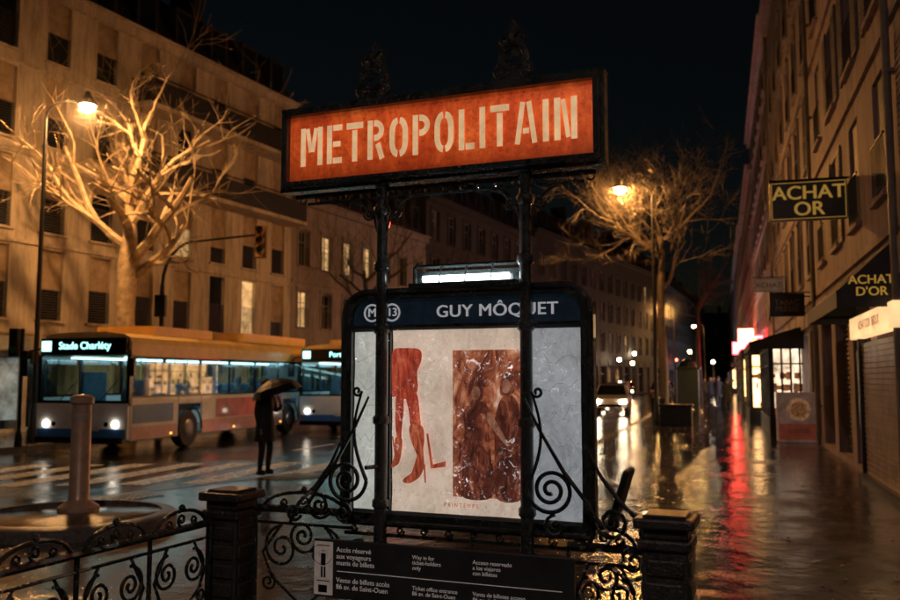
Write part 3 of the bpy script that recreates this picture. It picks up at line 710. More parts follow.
rb(-6,11.5,18,wF,31); rb(11.5,21.5,17.5,wD,32,2.6,litset=set()); rb(21.5,38,17.2,wE,33,2.7,'plain',litset=set()); rb(38,60,18,wF,34,litset=set()); rb(60,90,16.5,wE,35,2.8,'plain'); rb(90,140,17.5,wD,36,3.2,'plain'); rb(140,220,17,wE,37,3.6,'plain')
building((10,236,0),0,75,17,3.6,3,3.6,1.2,1.9,.7,wC,'plain',lit=.08,seed=50)
# ------------------------------------------------------------------ shops on the right
def shoproot(name,Y,out=0):
    x,y,_=FP(Y); return root(name,(x-.9555*out,y+.2949*out,0),RA)
warmshop=mat('shop_interior_glow',(.6,.5,.35),.5,0,.75,2.2,es=6,ec=(1,.52,.20)); coolshop=mat('shop_interior_cool',(.5,.55,.6),.5,0,.85,2.8,es=1.9,ec=(1,.72,.48)); whiteshop=mat('shop_interior_white',(.5,.55,.6),.5,0,.7,2.5,es=6,ec=(.9,.92,1))
awn=mat('dark_awning_fabric',(.02,.02,.024),.55,0,.3,6,.2,30)
gold=mat('gold_lettering',(.55,.34,.06),.4,0,.2,10,es=.30,ec=(.9,.50,.08))
def awning(Y0,Y1,zt,zb,out,m=awn,title=None,name='shop_awning'):
    r=shoproot(name,Y1,.0); L=(Y1-Y0)/.9555; b=MB()
    b.q((0,-.02,zt),(L,-.02,zt),(L,-out,zb),(0,-out,zb)); b.q((0,-out,zb),(L,-out,zb),(L,-out,zb-.22),(0,-out,zb-.22))
    for xx in(0,L): b.q((xx,-.02,zt),(xx,-out,zb),(xx,-out,zb-.22),(xx,-.02,zb-.22))
    b.obj('canopy',m,r); a=MB(); a.tube([(0.02,-.05,zb-.1),(.02,-out+.02,zb-.1)],.02,6); a.tube([(L-.02,-.05,zb-.1),(L-.02,-out+.02,zb-.1)],.02,6); a.tube([(0,-out+.02,zb),(L,-out+.02,zb)],.025,6); a.obj('frame',iron2,r)
    if title: text(title,.17,(L+.012,-.38,zb+.07),r,gold,'lettering',ls=.95,rz=rad(90),bold=.003)
    return r
awning(11.7,15.6,3.6,2.86,.82,title="ACHAT\nD'OR")
r=shoproot('gold_shop_front',15.4); b=MB(); b.box((2.2,-.1,2.52),(4.0,.18,.36)); b.obj('illuminated_fascia',mat('fascia_lightbox',(.8,.7,.5),.4,0,.3,3,es=1.2,ec=(1,.62,.28)),r,bevel=.01)
b=MB(); zz=.1
while zz<2.28: b.box((2.3,-.05,zz),(3.2,.05,.075),rx=rad(12)); zz+=.085
b.obj('roller_shutter',mat('salmon_shutter',(.50,.42,.42),.35,.35,.3,3),r)
b=MB(); b.box((.62,-.06,1.2),(.12,.14,2.3)); b.box((3.98,-.06,1.2),(.12,.14,2.3)); b.box((2.3,-.07,.05),(3.5,.16,.1)); b.box((.3,-.05,1.5),(.5,.06,1.3)); b.obj('frame',iron2,r)
text("ACHAT D'OR  BIJOUX",.2,(2.2,-.195,2.52),r,mat('red_lettering',(.4,.05,.03),.5),'lettering')
for Y in(11.45,21.5,38):
    r=shoproot('downpipe',Y); b=MB(); b.tube([(0,-.12,.05),(0,-.12,17)],.055,10)
    for k in range(7): b.box((0,-.07,1+k*2.4),(.16,.12,.05))
    b.obj('pipe',mat('pipe_paint',(.2,.17,.15),.5),r,smooth=True)
def proj(Y,z,w_,h,lines,board,tm_,size,name='projecting_shop_sign',out=.15,sx=1,bold=0,bord=None):
    r=shoproot(name,Y); b=MB(); b.box((0,-out-w_/2,z),(.14,w_,h)); b.obj('board',board,r,bevel=.01)
    b=MB(); b.tube([(0,0,z+h*.35),(0,-out-w_,z+h/2+.05)],.018,6); b.tube([(0,0,z-h*.35),(0,-out,z-h*.35)],.018,6); b.tube([(0,0,z+h/2+.03),(0,-out-w_,z+h/2+.03)],.02,6); b.obj('bracket',iron2,r)
    b=MB()
    for s_ in(-1,1): b.box((.0,-out-w_/2,z+s_*(h/2-.03)),(.155,w_-.04,.012)); b.box((.0,-out-w_/2+s_*(w_/2-.03),z),(.155,.012,h-.08))
    b.obj('border',bord or iron2,r)
    text(lines,size,(.078,-out-w_/2,z-.02),r,tm_,'lettering',ls=.85,sx=sx,rz=rad(90),bold=bold)
bb=mat('brown_sign_board',(.035,.022,.015),.4,0,.3,5)
proj(15.9,4.98,1.34,.74,"ACHAT\nOR",bb,gold,.36,sx=1.05,out=.05,bold=.008,bord=gold)
proj(23.5,3.65,.9,.62,"TABAC\nPRESSE",mat('black_board',(.015,.015,.018),.4),mat('grey_letters',(.22,.21,.2),.5),.2)
proj(31,5.0,1.0,.5,"ACHAT",mat('pale_board',(.35,.32,.3),.5,es=.06),mat('dark_letters',(.05,.04,.04),.5),.26)
red1=mat('red_neon_box',(.5,.05,.03),.4,0,.2,3,es=60,ec=(1,.025,.03)); red2=mat('red_neon_box2',(.5,.05,.03),.4,0,.2,3,es=50,ec=(1,.12,.06)); nw=mat('neon_white',(.8,.7,.7),.5,es=3)
proj(47,3.6,.8,.7,"BAR",red1,nw,.3); proj(60,4.6,1.0,.9,"+",red2,nw,.5); proj(74,4.2,1.2,1.0,"HOTEL",red1,nw,.3)
proj(40,3.2,.8,.5,"CAFE",mat('warm_neon_box',(.5,.3,.05),.4,es=9,ec=(1,.4,.10)),MATS['dark_letters'],.25)
proj(35,2.9,.5,.45,"i",mat('added_blue_neon',(.05,.15,.5),.4,es=14,ec=(.15,.5,1)),nw,.3)  # blue sign added for its reflection on the wet pavement
proj(53,3.4,.7,.5,"OPTIC",mat('added_pink_neon',(.5,.05,.3),.4,es=22,ec=(1,.12,.35)),nw,.2)  # pink sign added to give the pavement a pink reflection
def shop(Y0,Y1,glow,title,fas,zt=2.6,aw=True,out=0):
    r=shoproot('shop_front',Y1); L=(Y1-Y0)/.9555; b=MB(); b.box((L/2,-.12-out/2,zt/2+.2),(L-.2,.04+out,zt-.5)); b.obj('lit_interior',glow,r)
    b=MB(); n=max(2,int(L/1.4)); yo=-.2-out
    for i in range(n+1): b.box((.1+(L-.2)*i/n,yo,zt/2),(.08,.12,zt))
    b.box((L/2,yo,zt-.02),(L-.1,.16,.1)); b.box((L/2,yo,.25),(L-.1,.14,.5)); b.box((L/2,yo,2.05),(L-.1,.08,.05))
    if out:
        for q_ in range(4): b.box((L-.08,-.15-out*q_/3,zt/2),(.06,.06,zt))
        b.box((L-.07,-.1-out/2,.3),(.08,out+.1,.6)); b.box((L-.07,-.1-out/2,2.1),(.08,out+.1,.05))
    b.obj('frames',iron2,r)
    b=MB()
    for k in range(int(L*7)): b.box((.3+R.random()*(L-.6),yo+.03,.6+R.randint(0,3)*.38+.1),(R.uniform(.08,.25),.04,R.uniform(.12,.3)))
    if out:
        for k in range(22): b.box((L-.09,-.15-out*R.random(),.7+R.randint(0,3)*.35),(.04+R.random()*.01,R.uniform(.06,.2),R.uniform(.1,.30)))
    b.obj('goods',mat('shop_goods',(.12,.07,.05),.6,0,.9,9,es=.25,ec=(.8,.3,.12)),r)
    b=MB(); b.box((L/2,-.16,zt+.32),(L-.1,.26,.45)); b.obj('fascia',fas,r,bevel=.01)
    text(title,.28,(L/2,-.3,zt+.3),r,mat('fascia_letters',(.7,.65,.55),.5,es=.6),'lettering')
    if aw: awning(Y0,Y1,3.2,2.75,1.3+out*.3)
dkf=mat('dark_fascia',(.04,.025,.025),.45)
shop(25.5,31.5,coolshop,'CREPERIE  SANDWICHES',dkf,out=.75)
shop(32.5,37.5,warmshop,'BOULANGERIE',mat('fascia_warm',(.4,.2,.08),.4,es=.8,ec=(1,.4,.1)),out=1.1)
shop(40.5,45.5,warmshop,'TABAC',dkf,out=1.2); shop(48,56,whiteshop,'PHARMACIE',mat('fascia_red',(.4,.05,.04),.4,es=6,ec=(1,.05,.03)),aw=False,out=1.0)
shop(62,68,warmshop,'CAFE',dkf,out=1); shop(76,86,whiteshop,'SUPERMARCHE',mat('fascia_red'),aw=False,out=.6); shop(95,110,warmshop,'BRASSERIE',MATS['fascia_warm'],aw=False,out=1); shop(120,150,whiteshop,'HOTEL',MATS['fascia_warm'],aw=False,out=1)
r=root('food_menu_board',(9.15,23.2,0),rad(-12)); b=MB(); b.box((0,0,.66),(1.05,.28,1.3)); b.obj('cabinet',mat('menu_cabinet',(.3,.2,.17),.4,0,.4,5,es=.10,ec=(.6,.35,.25)),r,bevel=.03)
b=MB(); b.box((0,-.145,.28),(.98,.01,.42)); b.obj('red_panel',mat('menu_red',(.25,.06,.045),.4,0,.4,5,es=.10,ec=(.7,.15,.08)),r)
b=MB(); b.tube([(0,-.146,.86),(0,-.152,.86)],.30,24); b.obj('printed_dish',mat('menu_dish',(.4,.2,.1),.4,0,.7,9,es=.2,ec=(.8,.4,.2)),r)
b=MB(); b.tube([(0,-.153,.86),(0,-.156,.86)],.2,20); b.obj('printed_food',mat('menu_food',(.3,.12,.05),.4,0,.8,14,es=.2,ec=(.5,.22,.08)),r)
text('CREPES',.15,(0,-.155,.3),r,mat('dull_letters',(.4,.35,.3)),'lettering')
# left shop front
r=root('shop_front',(LP(-8)[0],LP(-8)[1],0),LA); b=MB(); b.box((3,-.14,1.35),(6.5,.05,1.9)); b.obj('lit_interior',mat('dim_cool_shop',(.2,.25,.27),.5,0,.85,2,es=.16,ec=(.5,.8,.85)),r)
b=MB()
for i in range(7): b.box((-.2+i*1.07,-.2,1.3),(.08,.1,2.5))
b.box((3,-.25,2.75),(6.8,.35,.4)); b.obj('frames',mat('shop_metal',(.3,.33,.34),.4,.3),r)
r=root('shop_canopy',(LP(0)[0],LP(0)[1],0),LA); b=MB(); b.box((5,-.3,2.85),(9.5,.55,.35)); b.obj('canopy',mat('shop_metal'),r)
b=MB(); b.box((5,-.12,1.35),(9,.04,2.2)); b.obj('window',mat('dim_warm_shop',(.2,.12,.06),.4,0,.8,2,es=.3,ec=(1,.5,.2)),r)
# ------------------------------------------------------------------ buses
bus_white=mat('bus_white_paint',(.80,.82,.86),.25,0,.12,3,coat=.5); bus_blue=mat('bus_blue_paint',(.05,.20,.52),.25,0,.1,3,coat=.5); bus_roof=mat('bus_roof_lamplit',(.88,.62,.25),.35,0,.12,3)  # orange lamplight on the roof is put into its base colour
ad_m=mat('bus_side_advert',(.62,.13,.11),.3,0,.6,1.3,coat=.4); lowm=mat('bus_lower_panel',(.58,.32,.33),.3,0,.3,2,coat=.4); rub=mat('rubber',(.02,.02,.02),.6); busg=glassm('bus_glass',(.5,.70,.74),.10); hub=mat('wheel_hub',(.2,.2,.21),.35,.7)
intl=emis('bus_interior_light',(.62,.92,1),9); seatm=mat('bus_seat',(.05,.12,.2),.7,0,.4,8); polem=mat('bus_pole',(.6,.5,.1),.3)
blk=mat('black_gloss',(.012,.012,.014),.15); ledc=emis('destination_led',(.40,1,.93),3.2); headl=emis('bus_headlight',(1,.85,.65),12)
def bus(x,y,rz,dest,name='city_bus',sidem=None,low=None,zz0=-.12):
    r=root(name,(x,y,zz0),rz); L=11.6; Wd=1.25
    b=MB()
    ys=[(.12,2.15),(3.25,8.2),(9.3,L)]
    for s_ in(-1,1):
        for a,c in ys: b.box((s_*(Wd-.03),(a+c)/2,.83),(.06,c-a,1.02))
        for c in(2.7,8.75): b.box((s_*(Wd-.03),c,1.235),(.06,1.1,.21))
    b.box((0,.04,.78),(2.5,.12,.86)); b.box((0,L-.02,1.3),(2.44,.06,1.9))
    b.obj('body_panels',bus_white,r,bevel=.025)
    b=MB(); b.box((0,-.025,.50),(2.42,.03,.22))
    for s_ in(-1,1): b.box((s_*(Wd+.003),1.05,.95),(.012,1.7,.45))
    b.obj('blue_trim',bus_blue,r,bevel=.01)
    b=MB()
    for s_ in(-1,1): b.box((s_*(Wd+.003),5.72,.52),(.012,4.88,.34)); b.box((s_*(Wd+.003),10.4,.5),(.012,2.1,.3)); b.box((s_*(Wd+.003),1.1,.5),(.012,1.9,.3))
    b.obj('skirt_panels',low or lowm,r)
    b=MB()
    for s_ in(-1,1): b.box((s_*(Wd+.004),6.0,.98),(.012,4.0,.52)); b.box((s_*(Wd+.004),10.4,.96),(.012,2.0,.6))
    b.obj('advert_panel',sidem or ad_m,r)
    b=MB(); prof=[(-Wd,2.33),(-Wd,2.62),(-Wd+.06,2.76),(-Wd+.22,2.85),(-.5,2.9),(.5,2.9),(Wd-.22,2.85),(Wd-.06,2.76),(Wd,2.62),(Wd,2.33)]
    n=len(prof)
    for i in range(n-1): 
        p0,p1=prof[i],prof[i+1]; b.q((p0[0],.1,p0[1]),(p0[0],L,p0[1]),(p1[0],L,p1[1]),(p1[0],.1,p1[1]))
    b.q(*[(p_[0],.1,p_[1]) for p_ in prof]); b.q(*[(p_[0],L,p_[1]) for p_ in prof][::-1]); b.q((-Wd,.1,2.33),(-Wd,L,2.33),(Wd,L,2.33),(Wd,.1,2.33))
    b.box((0,3,3.0),(1.7,2.8,.24)); b.box((0,8.3,3.02),(1.9,4.4,.28)); b.obj('roof',bus_roof,r,smooth=True)
    b=MB()
    pil=[.12,1.5,3.2,4.75,6.3,7.85,9.4,10.6,L-.05]
    for s_ in(-1,1):
        for c in pil: b.box((s_*(Wd-.035),c,1.84),(.05,.09,1.0))
        b.box((s_*(Wd-.03),L/2,2.3),(.055,L-.2,.08)); b.box((s_*(Wd-.03),L/2,1.36),(.055,L-.2,.05))
        b.box((s_*(Wd-.025),.08,1.75),(.09,.1,1.2))
    b.box((0,.05,2.55),(2.36,.14,.40)); b.box((0,.05,1.24),(2.4,.13,.06)); b.obj('window_pillars',blk,r)
    b=MB()
    for s_ in(-1,1): b.q((s_*Wd,.15,1.38),(s_*Wd,L-.05,1.38),(s_*Wd,L-.05,2.3),(s_*Wd,.15,2.3))
    b.q((-1.2,-.005,1.25),(1.2,-.005,1.25),(1.2,.03,2.36),(-1.2,.03,2.36)); b.obj('glazing',busg,r)
    w_=MB(); h_=MB()
    for s_ in(-1,1):
        for c in(2.7,8.75):
            w_.tube([(s_*(Wd-.32),c,.48),(s_*(Wd-.27),c,.48),(s_*(Wd-.08),c,.48),(s_*(Wd-.04),c,.48)],[.44,.48,.48,.44],24)
            h_.tube([(s_*(Wd-.04),c,.48),(s_*(Wd-.02),c,.48),(s_*(Wd+.0),c,.48)],[.25,.22,.1],18)
            w_.tube([(s_*(Wd+.004),c+.57*math.cos(rad(t_)),.46+.60*math.sin(rad(t_))) for t_ in range(0,181,15)],.022,6)
            w_.box((s_*(Wd-.45),c,.75),(.3,1.1,.85))
    w_.obj('tyres',rub,r,smooth=True); h_.obj('hubs',hub,r,smooth=True)
    b=MB(); b.box((0,L/2,.36),(2.36,L-.3,.06)); b.box((0,L-.15,1.5),(2.3,.06,1.9)); b.obj('floor',mat('bus_floor',(.2,.22,.24),.5),r)
    b=MB()
    for s_ in(-.75,.75): b.box((s_,L/2,2.29),(.12,L-1.2,.03))
    b.obj('ceiling_lights',intl,r)
    b=MB(); c=3.4
    while c<L-1:
        for s_ in(-.85,-.42,.42,.85): b.box((s_,c,1.0),(.4,.4,.1)); b.box((s_,c+.2,1.3),(.4,.07,.65))
        c+=.85
    b.box((-.35,.9,1.25),(.06,.9,1.4)); b.box((.55,1.0,.95),(.5,.5,.12)); b.box((.55,1.25,1.35),(.5,.1,.8)); b.box((0,.32,1.1),(2.2,.4,.25))
    b.obj('seats',seatm,r,bevel=.02)
    b=MB()
    for c in(2.0,4.2,6.5,8.6):
        for s_ in(-.2,.2): b.tube([(s_,c,.4),(s_,c,2.3)],.018,6)
    b.obj('poles',polem,r)
    b=MB()
    for c,s_ in((3.4,.85),(5.1,.42),(5.95,.85),(7.65,.85),(4.6,0),(9.35,-.4),(6.8,.85),(2.1,.3),(8.5,.42)):
        hh=R.uniform(-.05,.3) if s_<.5 else 0
        b.lathe((s_,c,1.02+hh),[(.12,0),(.2,.1),(.21,.38),(.16,.5),(.06,.54),(.055,.58),(.09,.62),(.105,.70),(.09,.80),(.03,.84)],10,1,.75)
    b.lathe((.55,1.05,1.0),[(.12,0),(.2,.1),(.22,.4),(.16,.52),(.06,.56),(.09,.64),(.105,.72),(.09,.82),(.03,.86)],10,1,.75)
    b.obj('passengers',mat('passenger_clothes',(.05,.05,.06),.8,0,.6,3),r,smooth=True)
    b=MB(); b.box((0,-.045,2.56),(1.9,.05,.34)); b.obj('destination_box',blk,r)
    text(dest,.24,(.08,-.075,2.56),r,ledc,'destination_text',ext=.003)
    b=MB(); b.box((-.98,-.075,2.56),(.26,.01,.24)); b.obj('route_number',ledc,r)
    b=MB()
    for s_ in(-.95,.95): b.tube([(s_,-.045,.72),(s_,-.065,.72)],.075,14)
    b.obj('headlights',headl,r)
    b=MB()
    for s_ in(-.72,.72): b.tube([(s_,-.045,.72),(s_,-.06,.72)],.06,12)
    b.box((0,-.05,.34),(2.4,.08,.14)); b.tube([(-.6,-.03,1.25),(-.1,-.05,1.75)],.012,5); b.tube([(.5,-.03,1.25),(1.0,-.05,1.75)],.012,5); b.obj('bumper_and_wipers',blk,r)
    b=MB(); b.box((.28,-.052,.62),(.5,.01,.11)); b.obj('number_plate',mat('number_plate',(.6,.6,.6),.4),r)
    b=MB()
    for s_ in(-1,1):
        b.tube([(s_*1.2,.02,2.5),(s_*1.38,-.16,2.45),(s_*1.45,-.2,2.3)],.025,6); b.box((s_*1.46,-.2,2.05),(.2,.1,.42))
    b.obj('mirrors',blk,r,bevel=.03)
    b=MB()
    for s_ in(-1,1):
        for c in(1.8,5,8,11): b.box((s_*(Wd+.012),c,.42),(.01,.08,.04))
    b.obj('side_markers',emis('amber_marker',(1,.4,.05),4),r)
    return r
bus(-8.72,20.85,rad(-15),'Stade Charléty')
bus(-3.75,28.7,rad(-14),'Porte',sidem=bus_blue,low=bus_blue)
# ------------------------------------------------------------------ cars
carp=[mat('car_paint_grey',(.12,.13,.14),.25,.4,.1,coat=.6),mat('car_paint_dark',(.03,.035,.05),.25,.3,.1,coat=.6),mat('car_paint_white',(.45,.45,.45),.25,0,.1,coat=.6)]
def car(x,y,rz,p,front=True,name='parked_car'):
    r=root(name,(x,y,-.12),rz)
    pr=[(0,.35),(0,.62),(.12,.78),(1.05,.95),(1.15,.97),(3.9,.98),(4.15,.9),(4.2,.6),(4.18,.35)]
    cab=[(1.05,.96),(1.75,1.42),(2.2,1.48),(3.3,1.46),(3.95,.98)]
    b=MB(); n=len(pr); sx=[.80,.86,.86,.86,.86,.86,.86,.84,.8]
    Lf=[(-sx[i],pr[i][0],pr[i][1]) for i in range(n)]; Rt=[(sx[i],pr[i][0],pr[i][1]) for i in range(n)]
    for i in range(n): 
        j=(i+1)%n; b.q(Lf[i],Rt[i],Rt[j],Lf[j])
    b.q(*Lf[::-1]); b.q(*Rt)
    b.q((-.62,1.75,1.43),(.62,1.75,1.43),(.62,2.2,1.49),(-.62,2.2,1.49)); b.q((-.62,2.2,1.49),(.62,2.2,1.49),(.62,3.3,1.47),(-.62,3.3,1.47))
    for s_ in(-1,1):
        for c0,c1 in(((.8,1.08,.97),(.63,1.75,1.44)),((.83,2.45,.98),(.64,2.45,1.47)),((.82,3.92,.98),(.63,3.3,1.46))):
            b.tube([(s_*c0[0],c0[1],c0[2]),(s_*c1[0],c1[1],c1[2])],.035,6)
    b.obj('body',p,r,bevel=.05)
    g_=MB(); A=[(-.8 if z_<1 else -.62,y_,z_) for y_,z_ in cab]; B=[(-a[0],a[1],a[2]) for a in A]
    for i in(0,3): g_.q(A[i],B[i],B[i+1],A[i+1])
    g_.q(*A[::-1]); g_.q(*B); g_.obj('windows',glass_dark,r)
    w_=MB(); h_=MB()
    for s_ in(-1,1):
        for c in(.78,3.35): w_.tube([(s_*.66,c,.31),(s_*.86,c,.31),(s_*.88,c,.31)],[.31,.31,.27],18); h_.tube([(s_*.88,c,.31),(s_*.895,c,.31)],[.19,.15],12)
        w_.box((s_*.95,1.35,1.02),(.18,.1,.12))
    w_.obj('tyres',rub,r); h_.obj('hubs',hub,r)
    l=MB(); t_=MB()
    for s_ in(-.62,.62): l.box((s_,-.01,.64),(.3,.05,.13)); t_.box((s_,4.2,.78),(.28,.04,.16))
    l.obj('headlights',emis('car_headlight',(1,.78,.5),80) if front else mat('headlight_off',(.4,.4,.4),.2),r); t_.obj('tail_lights',emis('car_tail_light',(1,.03,.02),20) if name=='car' else mat('tail_light_off',(.3,.02,.02),.2),r)
    b=MB(); b.box((0,-.012,.45),(1.1,.03,.12)); b.box((0,-.015,.42),(.5,.035,.1)); b.obj('grille',blk,r)
car(7.9,43.5,rad(-14),carp[2],True,'car'); car(9.4,51,rad(-14),carp[1],True,'car'); car(11.0,58.5,rad(-14),carp[0],True,'car'); car(12.6,66,rad(-14),carp[1],True,'car'); car(15.4,78,rad(-14),carp[1],True,'car'); car(11,88,rad(165),carp[0],True,'car'); car(16,98,rad(165),carp[0],True,'car')
for i,(x,y) in enumerate(((18.5,79),(20.4,85))): car(x+.3,y,rad(-17.2),carp[i%3],False)
def tlight(x,y,arm,h1,h2,rz=0):
    r=root('traffic_light',(x,y,0),rz); b=MB(); b.lathe((0,0,0),[(.14,0),(.12,.5),(.08,.6)],10)
    pts=[(0,0,.5),(0,0,h1-.9)]
    for k in range(8):
        a=rad(180-95*k/7); pts.append((arm*.35+arm*.35*math.cos(a),0,h1-.9+(h2-h1+.7)*math.sin(a)))
    pts.append((arm,0,h2)); b.tube(pts,[.08]+[.075]+[.06-.003*k for k in range(8)]+[.035],10); b.box((0,-.12,h1-1.6),(.34,.22,.7))
    b.obj('mast',iron2,r)
    s=MB(); s.box((arm+.1,-.05,h2-.25),(.36,.26,1.05)); 
    for k in range(3): s.tube([(arm+.1,-.18,h2+.08-k*.32),(arm+.1,-.36,h2+.10-k*.32)],.13,12,cap=False)
    s.obj('signal_head',mat('signal_housing',(.26,.14,.03),.5),r,bevel=.02)
    for k,(nm,c) in enumerate((('red_lens',(.12,.02,.02)),('amber_lens',(.15,.08,.01)),('green_lens',(.02,.1,.05)))):
        l=MB(); l.tube([(arm+.1,-.178,h2+.08-k*.32),(arm+.1,-.19,h2+.08-k*.32)],.11,14); l.obj(nm,mat(nm,c,.3),r)
tlight(-9.35,28.3,3.1,5.6,6.35,0)
r=root('pedestrian_signal',(-10.55,21.6,0)); b=MB(); b.lathe((0,0,0),[(.1,0),(.08,.3),(.05,.4)],10); b.tube([(0,0,.3),(0,0,2.9)],.05,8); b.box((-.18,0,2.55),(.22,.22,.7)); b.box((.16,-.02,2.2),(.26,.2,.3)); b.obj('post_and_heads',iron2,r,bevel=.02)
b=MB(); b.box((-.18,-.115,2.38),(.13,.01,.16)); b.obj('signal_figure',mat('pedestrian_signal_lens',(.02,.12,.06),.3),r)
r=root('utility_cabinet',(12.6,46.5,0),rad(-17)); b=MB(); b.box((0,0,1.1),(1.1,.8,2.1)); b.box((0,0,2.2),(1.3,1.0,.12)); b.lathe((0,0,2.26),[(.5,0),(.35,.3),(.05,.45)],12); b.obj('kiosk_body',mat('kiosk_green',(.02,.035,.03),.4),r,bevel=.04)
for (x,y) in((7.9,33.4),(8.8,36)):
    r=root('litter_bin',(x,y,0)); b=MB(); b.lathe((0,0,0),[(.2,0),(.24,.05),(.3,.85),(.32,.9),(.28,.95),(.1,.97)],14); b.obj('bin',iron2,r,smooth=True)
r=root('planter_box',(8.0,31.2,0),rad(-17)); b=MB(); b.box((0,0,.35),(1.1,.7,.7)); b.box((0,0,.72),(1.2,.8,.08)); b.obj('box',iron2,r,bevel=.03)
for i in range(7):
    t_=38+i*2.2
    r=root('bollard',(5.9+.3086*(t_-28.7),t_,0)); b=MB(); b.lathe((0,0,0),[(.07,0),(.05,.1),(.045,.8),(.06,.85),(.05,.95),(.01,.98)],10); b.obj('post',iron2,r,smooth=True)
fl=[emis('far_light_warm',(1,.50,.15),140),emis('far_light_white',(1,.8,.55),80),emis('far_light_red',(1,.05,.03),90),emis('far_light_green',(.2,1,.4),40)]
for i,(x,y,z_,k) in enumerate(((21,150,7.5,0),(28,170,7.5,0),(34,150,7.5,0),(43,180,7.5,0),(30,140,3.6,2),(33,128,4.2,2),(24,190,6,1),(36,200,6,0),(25,140,7.5,0),(26.5,120,3.4,3),(30,100,3.4,1),(17,88,3.4,1),(20,120,4,0),(24,132,3,1),(24.5,100,5.5,0),(27,112,3,2),(17.9,86,3.0,0),(20,95,4.2,1),(37,160,4.5,1),(41,170,5.5,2),(22.5,105,3.6,2),(29,118,5,0),(33,140,3,3),(26,95,4.4,0))):
    r=root('distant_light',(x,y,0)); b=MB(); b.tube([(0,0,0),(0,0,z_)],.07,6); b.obj('pole',iron2,r); b=MB(); b.sphere((0,0,z_+.12),.17,8,6); b.obj('globe',fl[k],r)  # glowing globes stand for scattered far lights of shops, cars and street
# ------------------------------------------------------------------ people
coatm=mat('dark_coat',(.016,.018,.024),.7,0,.3,8); trm=mat('dark_trousers',(.02,.02,.024),.75,0,.3,8); skin=mat('skin',(.42,.26,.19),.5,0,.1,8); hair=mat('dark_hair',(.03,.02,.015),.6,0,.3,30); shoe=mat('black_shoes',(.012,.012,.012),.3); bluec=mat('blue_jacket',(.03,.09,.3),.6,0,.3,8)
def skinmesh(name,V,E,Rd,m,parent,sub=2,rootv=0):
    me=bpy.data.meshes.new(name); me.from_pydata(V,E,[]); o=bpy.data.objects.new(name,me); col.objects.link(o)
    md=o.modifiers.new('s','SKIN'); md.use_smooth_shade=True
    sd=me.skin_vertices[0].data
    for i,r_ in enumerate(Rd): sd[i].radius=(r_,r_) if not hasattr(r_,'__len__') else r_
    sd[rootv].use_root=True
    su=o.modifiers.new('u','SUBSURF'); su.levels=sub; su.render_levels=sub
    me.materials.append(m); o.parent=parent; return o
def hand(p,d,m,parent,curl=.5,s_=1):
    p=Vector(p); d=Vector(d).normalized(); a=d.orthogonal().normalized(); n=d.cross(a)
    V=[p,p+d*.05*s_];E=[(0,1)];Rr=[.022,.03]
    skinmesh('palm',[tuple(v_) for v_ in V],E,Rr,m,parent,1)
    for k,(of,l) in enumerate(((-.027,.07),(-.009,.08),(.009,.075),(.027,.06))):
        b0=p+d*.06+a*of; b1=b0+d*l*.45+n*l*.1*curl; b2=b1+(d*(1-curl)+n*curl)*l*.35; b3=b2+(d*(.4-curl)+n).normalized()*l*.25
        skinmesh('finger_%d'%(k+1),[tuple(v_) for v_ in(b0,b1,b2,b3)],[(0,1),(1,2),(2,3)],[.009,.009,.008,.007],m,parent,1)
    b0=p+d*.02-a*.02; skinmesh('thumb',[tuple(v_) for v_ in(b0,b0-a*.025+d*.02+n*.01,b0-a*.03+d*.045+n*.03)],[(0,1),(1,2)],[.011,.010,.008],m,parent,1)
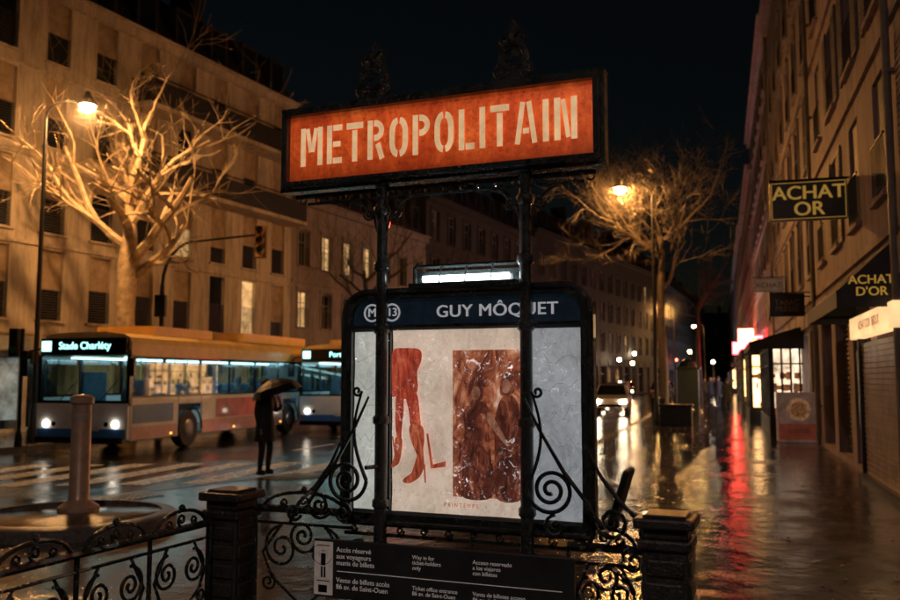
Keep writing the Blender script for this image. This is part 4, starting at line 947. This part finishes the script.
def person(x,y,rz,pose,coat=coatm,umb=False,z0=0,name='person',h=1.72,fingers=True):
    r=root(name,(x,y,z0),rz); r.scale=(h/1.72,)*3
    P=pose
    V=[(0,0,.95),(0,-.01,1.12),(0,-.015,1.30),(0,0,1.44),(0,-.01,1.53)]
    E=[(0,1),(1,2),(2,3),(3,4)]; Rd=[(.15,.11),(.135,.10),(.16,.11),(.10,.08),(.05,.05)]
    def chain(start,pts,rs):
        p_=start
        for q_,r_ in zip(pts,rs):
            V.append(q_); Rd.append(r_); E.append((p_,len(V)-1)); p_=len(V)-1
    for s_,leg in((-1,P['L']),(1,P['R'])): chain(0,[(s_*.09,0,.88)]+leg,[.09,.078,.062,.055,.042,.045,.035])
    for s_,arm in((-1,P['AL']),(1,P['AR'])): chain(3,[(s_*.17,0,1.41)]+arm,[.06,.05,.042,.032])
    skinmesh('body',V,E,Rd,coat,r,2)
    b=MB(); b.lathe((0,0,0),[(.245,.62),(.235,.75),(.205,.95),(.17,1.10),(.19,1.28),(.17,1.38),(.09,1.47),(.055,1.5)],20,.95,.68); b.obj('coat',coat,r,smooth=True)
    b=MB(); hc=(0,-.02,1.62)
    b.lathe(hc,[(.02,-.115),(.05,-.10),(.066,-.06),(.075,-.01),(.078,.04),(.068,.08),(.04,.108),(.01,.115)],18,1,1.18); b.box((0,-.115,1.61),(.022,.03,.04),rx=rad(20))
    for s_ in(-1,1): b.sphere((s_*.078,-.01,1.61),.02,8,6,1.3)
    b.obj('head',skin,r,smooth=True)
    b=MB(); b.lathe((0,.0,1.64),[(.078,-.06),(.088,0),(.082,.06),(.05,.1),(.01,.112)],18,1,1.12); b.obj('hair',hair,r,smooth=True)
    b=MB()
    for s_ in(-1,1): b.sphere((s_*.03,-.108,1.63),.009,8,6)
    b.box((0,-.108,1.565),(.04,.01,.008)); b.obj('eyes_and_mouth',hair,r)
    b=MB()
    for leg in(P['L'],P['R']):
        f=leg[-2]; b.lathe((f[0],f[1]-.03,f[2]-.065),[(.05,0),(.055,.03),(.045,.07),(.03,.09)],12,.85,2.1)
    b.obj('shoes',shoe,r,smooth=True)
    if fingers:
        for arm in(P['AL'],P['AR']):
            a=Vector(arm[-2]); c=Vector(arm[-1]); hand(c,(c-a),skin,r,.7)
    if umb:
        hx,hy,hz=P['AR'][-1]; u=MB(); tip=Vector((hx+umb[0],hy+umb[1],hz+umb[2])); base=Vector((hx,hy-.03,hz-.12)); 
        u.tube([tuple(base),tuple(tip)],.009,6); u.tube([tuple(base),(base.x+.02,base.y-.03,base.z-.04),(base.x+.05,base.y-.03,base.z-.02)],.012,6); u.obj('umbrella_shaft',iron2,r)
        ax=(tip-base).normalized(); e1=ax.orthogonal().normalized(); e2=ax.cross(e1); c=MB(); n=8
        rings=[]
        for (rr_,dz) in((.0,.02),(.14,0),(.28,-.06),(.40,-.14),(.48,-.27)):
            ringp=[]
            for j in range(n*3):
                a=2*math.pi*j/(n*3); sc_=1-(.07*(1-abs(math.cos(a*n/2))))*(rr_/.49); dd=dz+.03*(1-abs(math.cos(a*n/2)))*(rr_/.49)
                ringp.append(tip+e1*math.cos(a)*rr_*sc_+e2*math.sin(a)*rr_*sc_+ax*dd)
            rings.append(ringp)
        for k in range(len(rings)-1):
            for j in range(n*3):
                j2=(j+1)%(n*3); c.q(rings[k][j],rings[k][j2],rings[k+1][j2],rings[k+1][j])
        c.tube([tuple(tip),tuple(tip+ax*.07)],.006,6)
        c.obj('umbrella_canopy',mat('umbrella_fabric',(.012,.012,.016),.5,0,.3,8),r)
    return r
stand={'L':[(-.1,-.01,.70),(-.1,-.02,.48),(-.1,.01,.28),(-.1,.03,.09),(-.1,-.09,.04)],'R':[(.1,-.01,.70),(.1,-.03,.48),(.1,.0,.28),(.11,.02,.09),(.11,-.1,.04)],
 'AL':[(-.24,.0,1.15),(-.25,-.06,.95),(-.24,-.1,.86)],'AR':[(.22,-.05,1.16),(.17,-.2,1.22),(.12,-.25,1.3)]}
walk={'L':[(-.09,-.14,.70),(-.09,-.24,.50),(-.09,-.26,.30),(-.09,-.28,.10),(-.09,-.40,.06)],'R':[(.09,.1,.70),(.09,.14,.50),(.09,.28,.32),(.09,.38,.14),(.09,.30,.05)],
 'AL':[(-.22,.12,1.18),(-.23,.12,.98),(-.22,.08,.88)],'AR':[(.22,-.1,1.18),(.22,-.2,1.0),(.2,-.26,.93)]}
person(-3.2,15.3,rad(60),stand,umb=(-.10,.10,.42),h=1.64,name='person_with_umbrella')
person(14.4,43,rad(195),walk,coat=bluec,h=1.75)
for i,(x,y,a,c) in enumerate(((16.4,48.5,10,coatm),(13.5,55,190,coatm),(18.3,61,0,coatm),(15.4,50.5,170,coatm),(20.0,69,20,coatm),(12.9,41,170,coatm),(17.2,58,10,coatm))):
    person(x,y,rad(a),walk if i%2 else stand,coat=c,h=1.6+.05*(i%4),fingers=False)
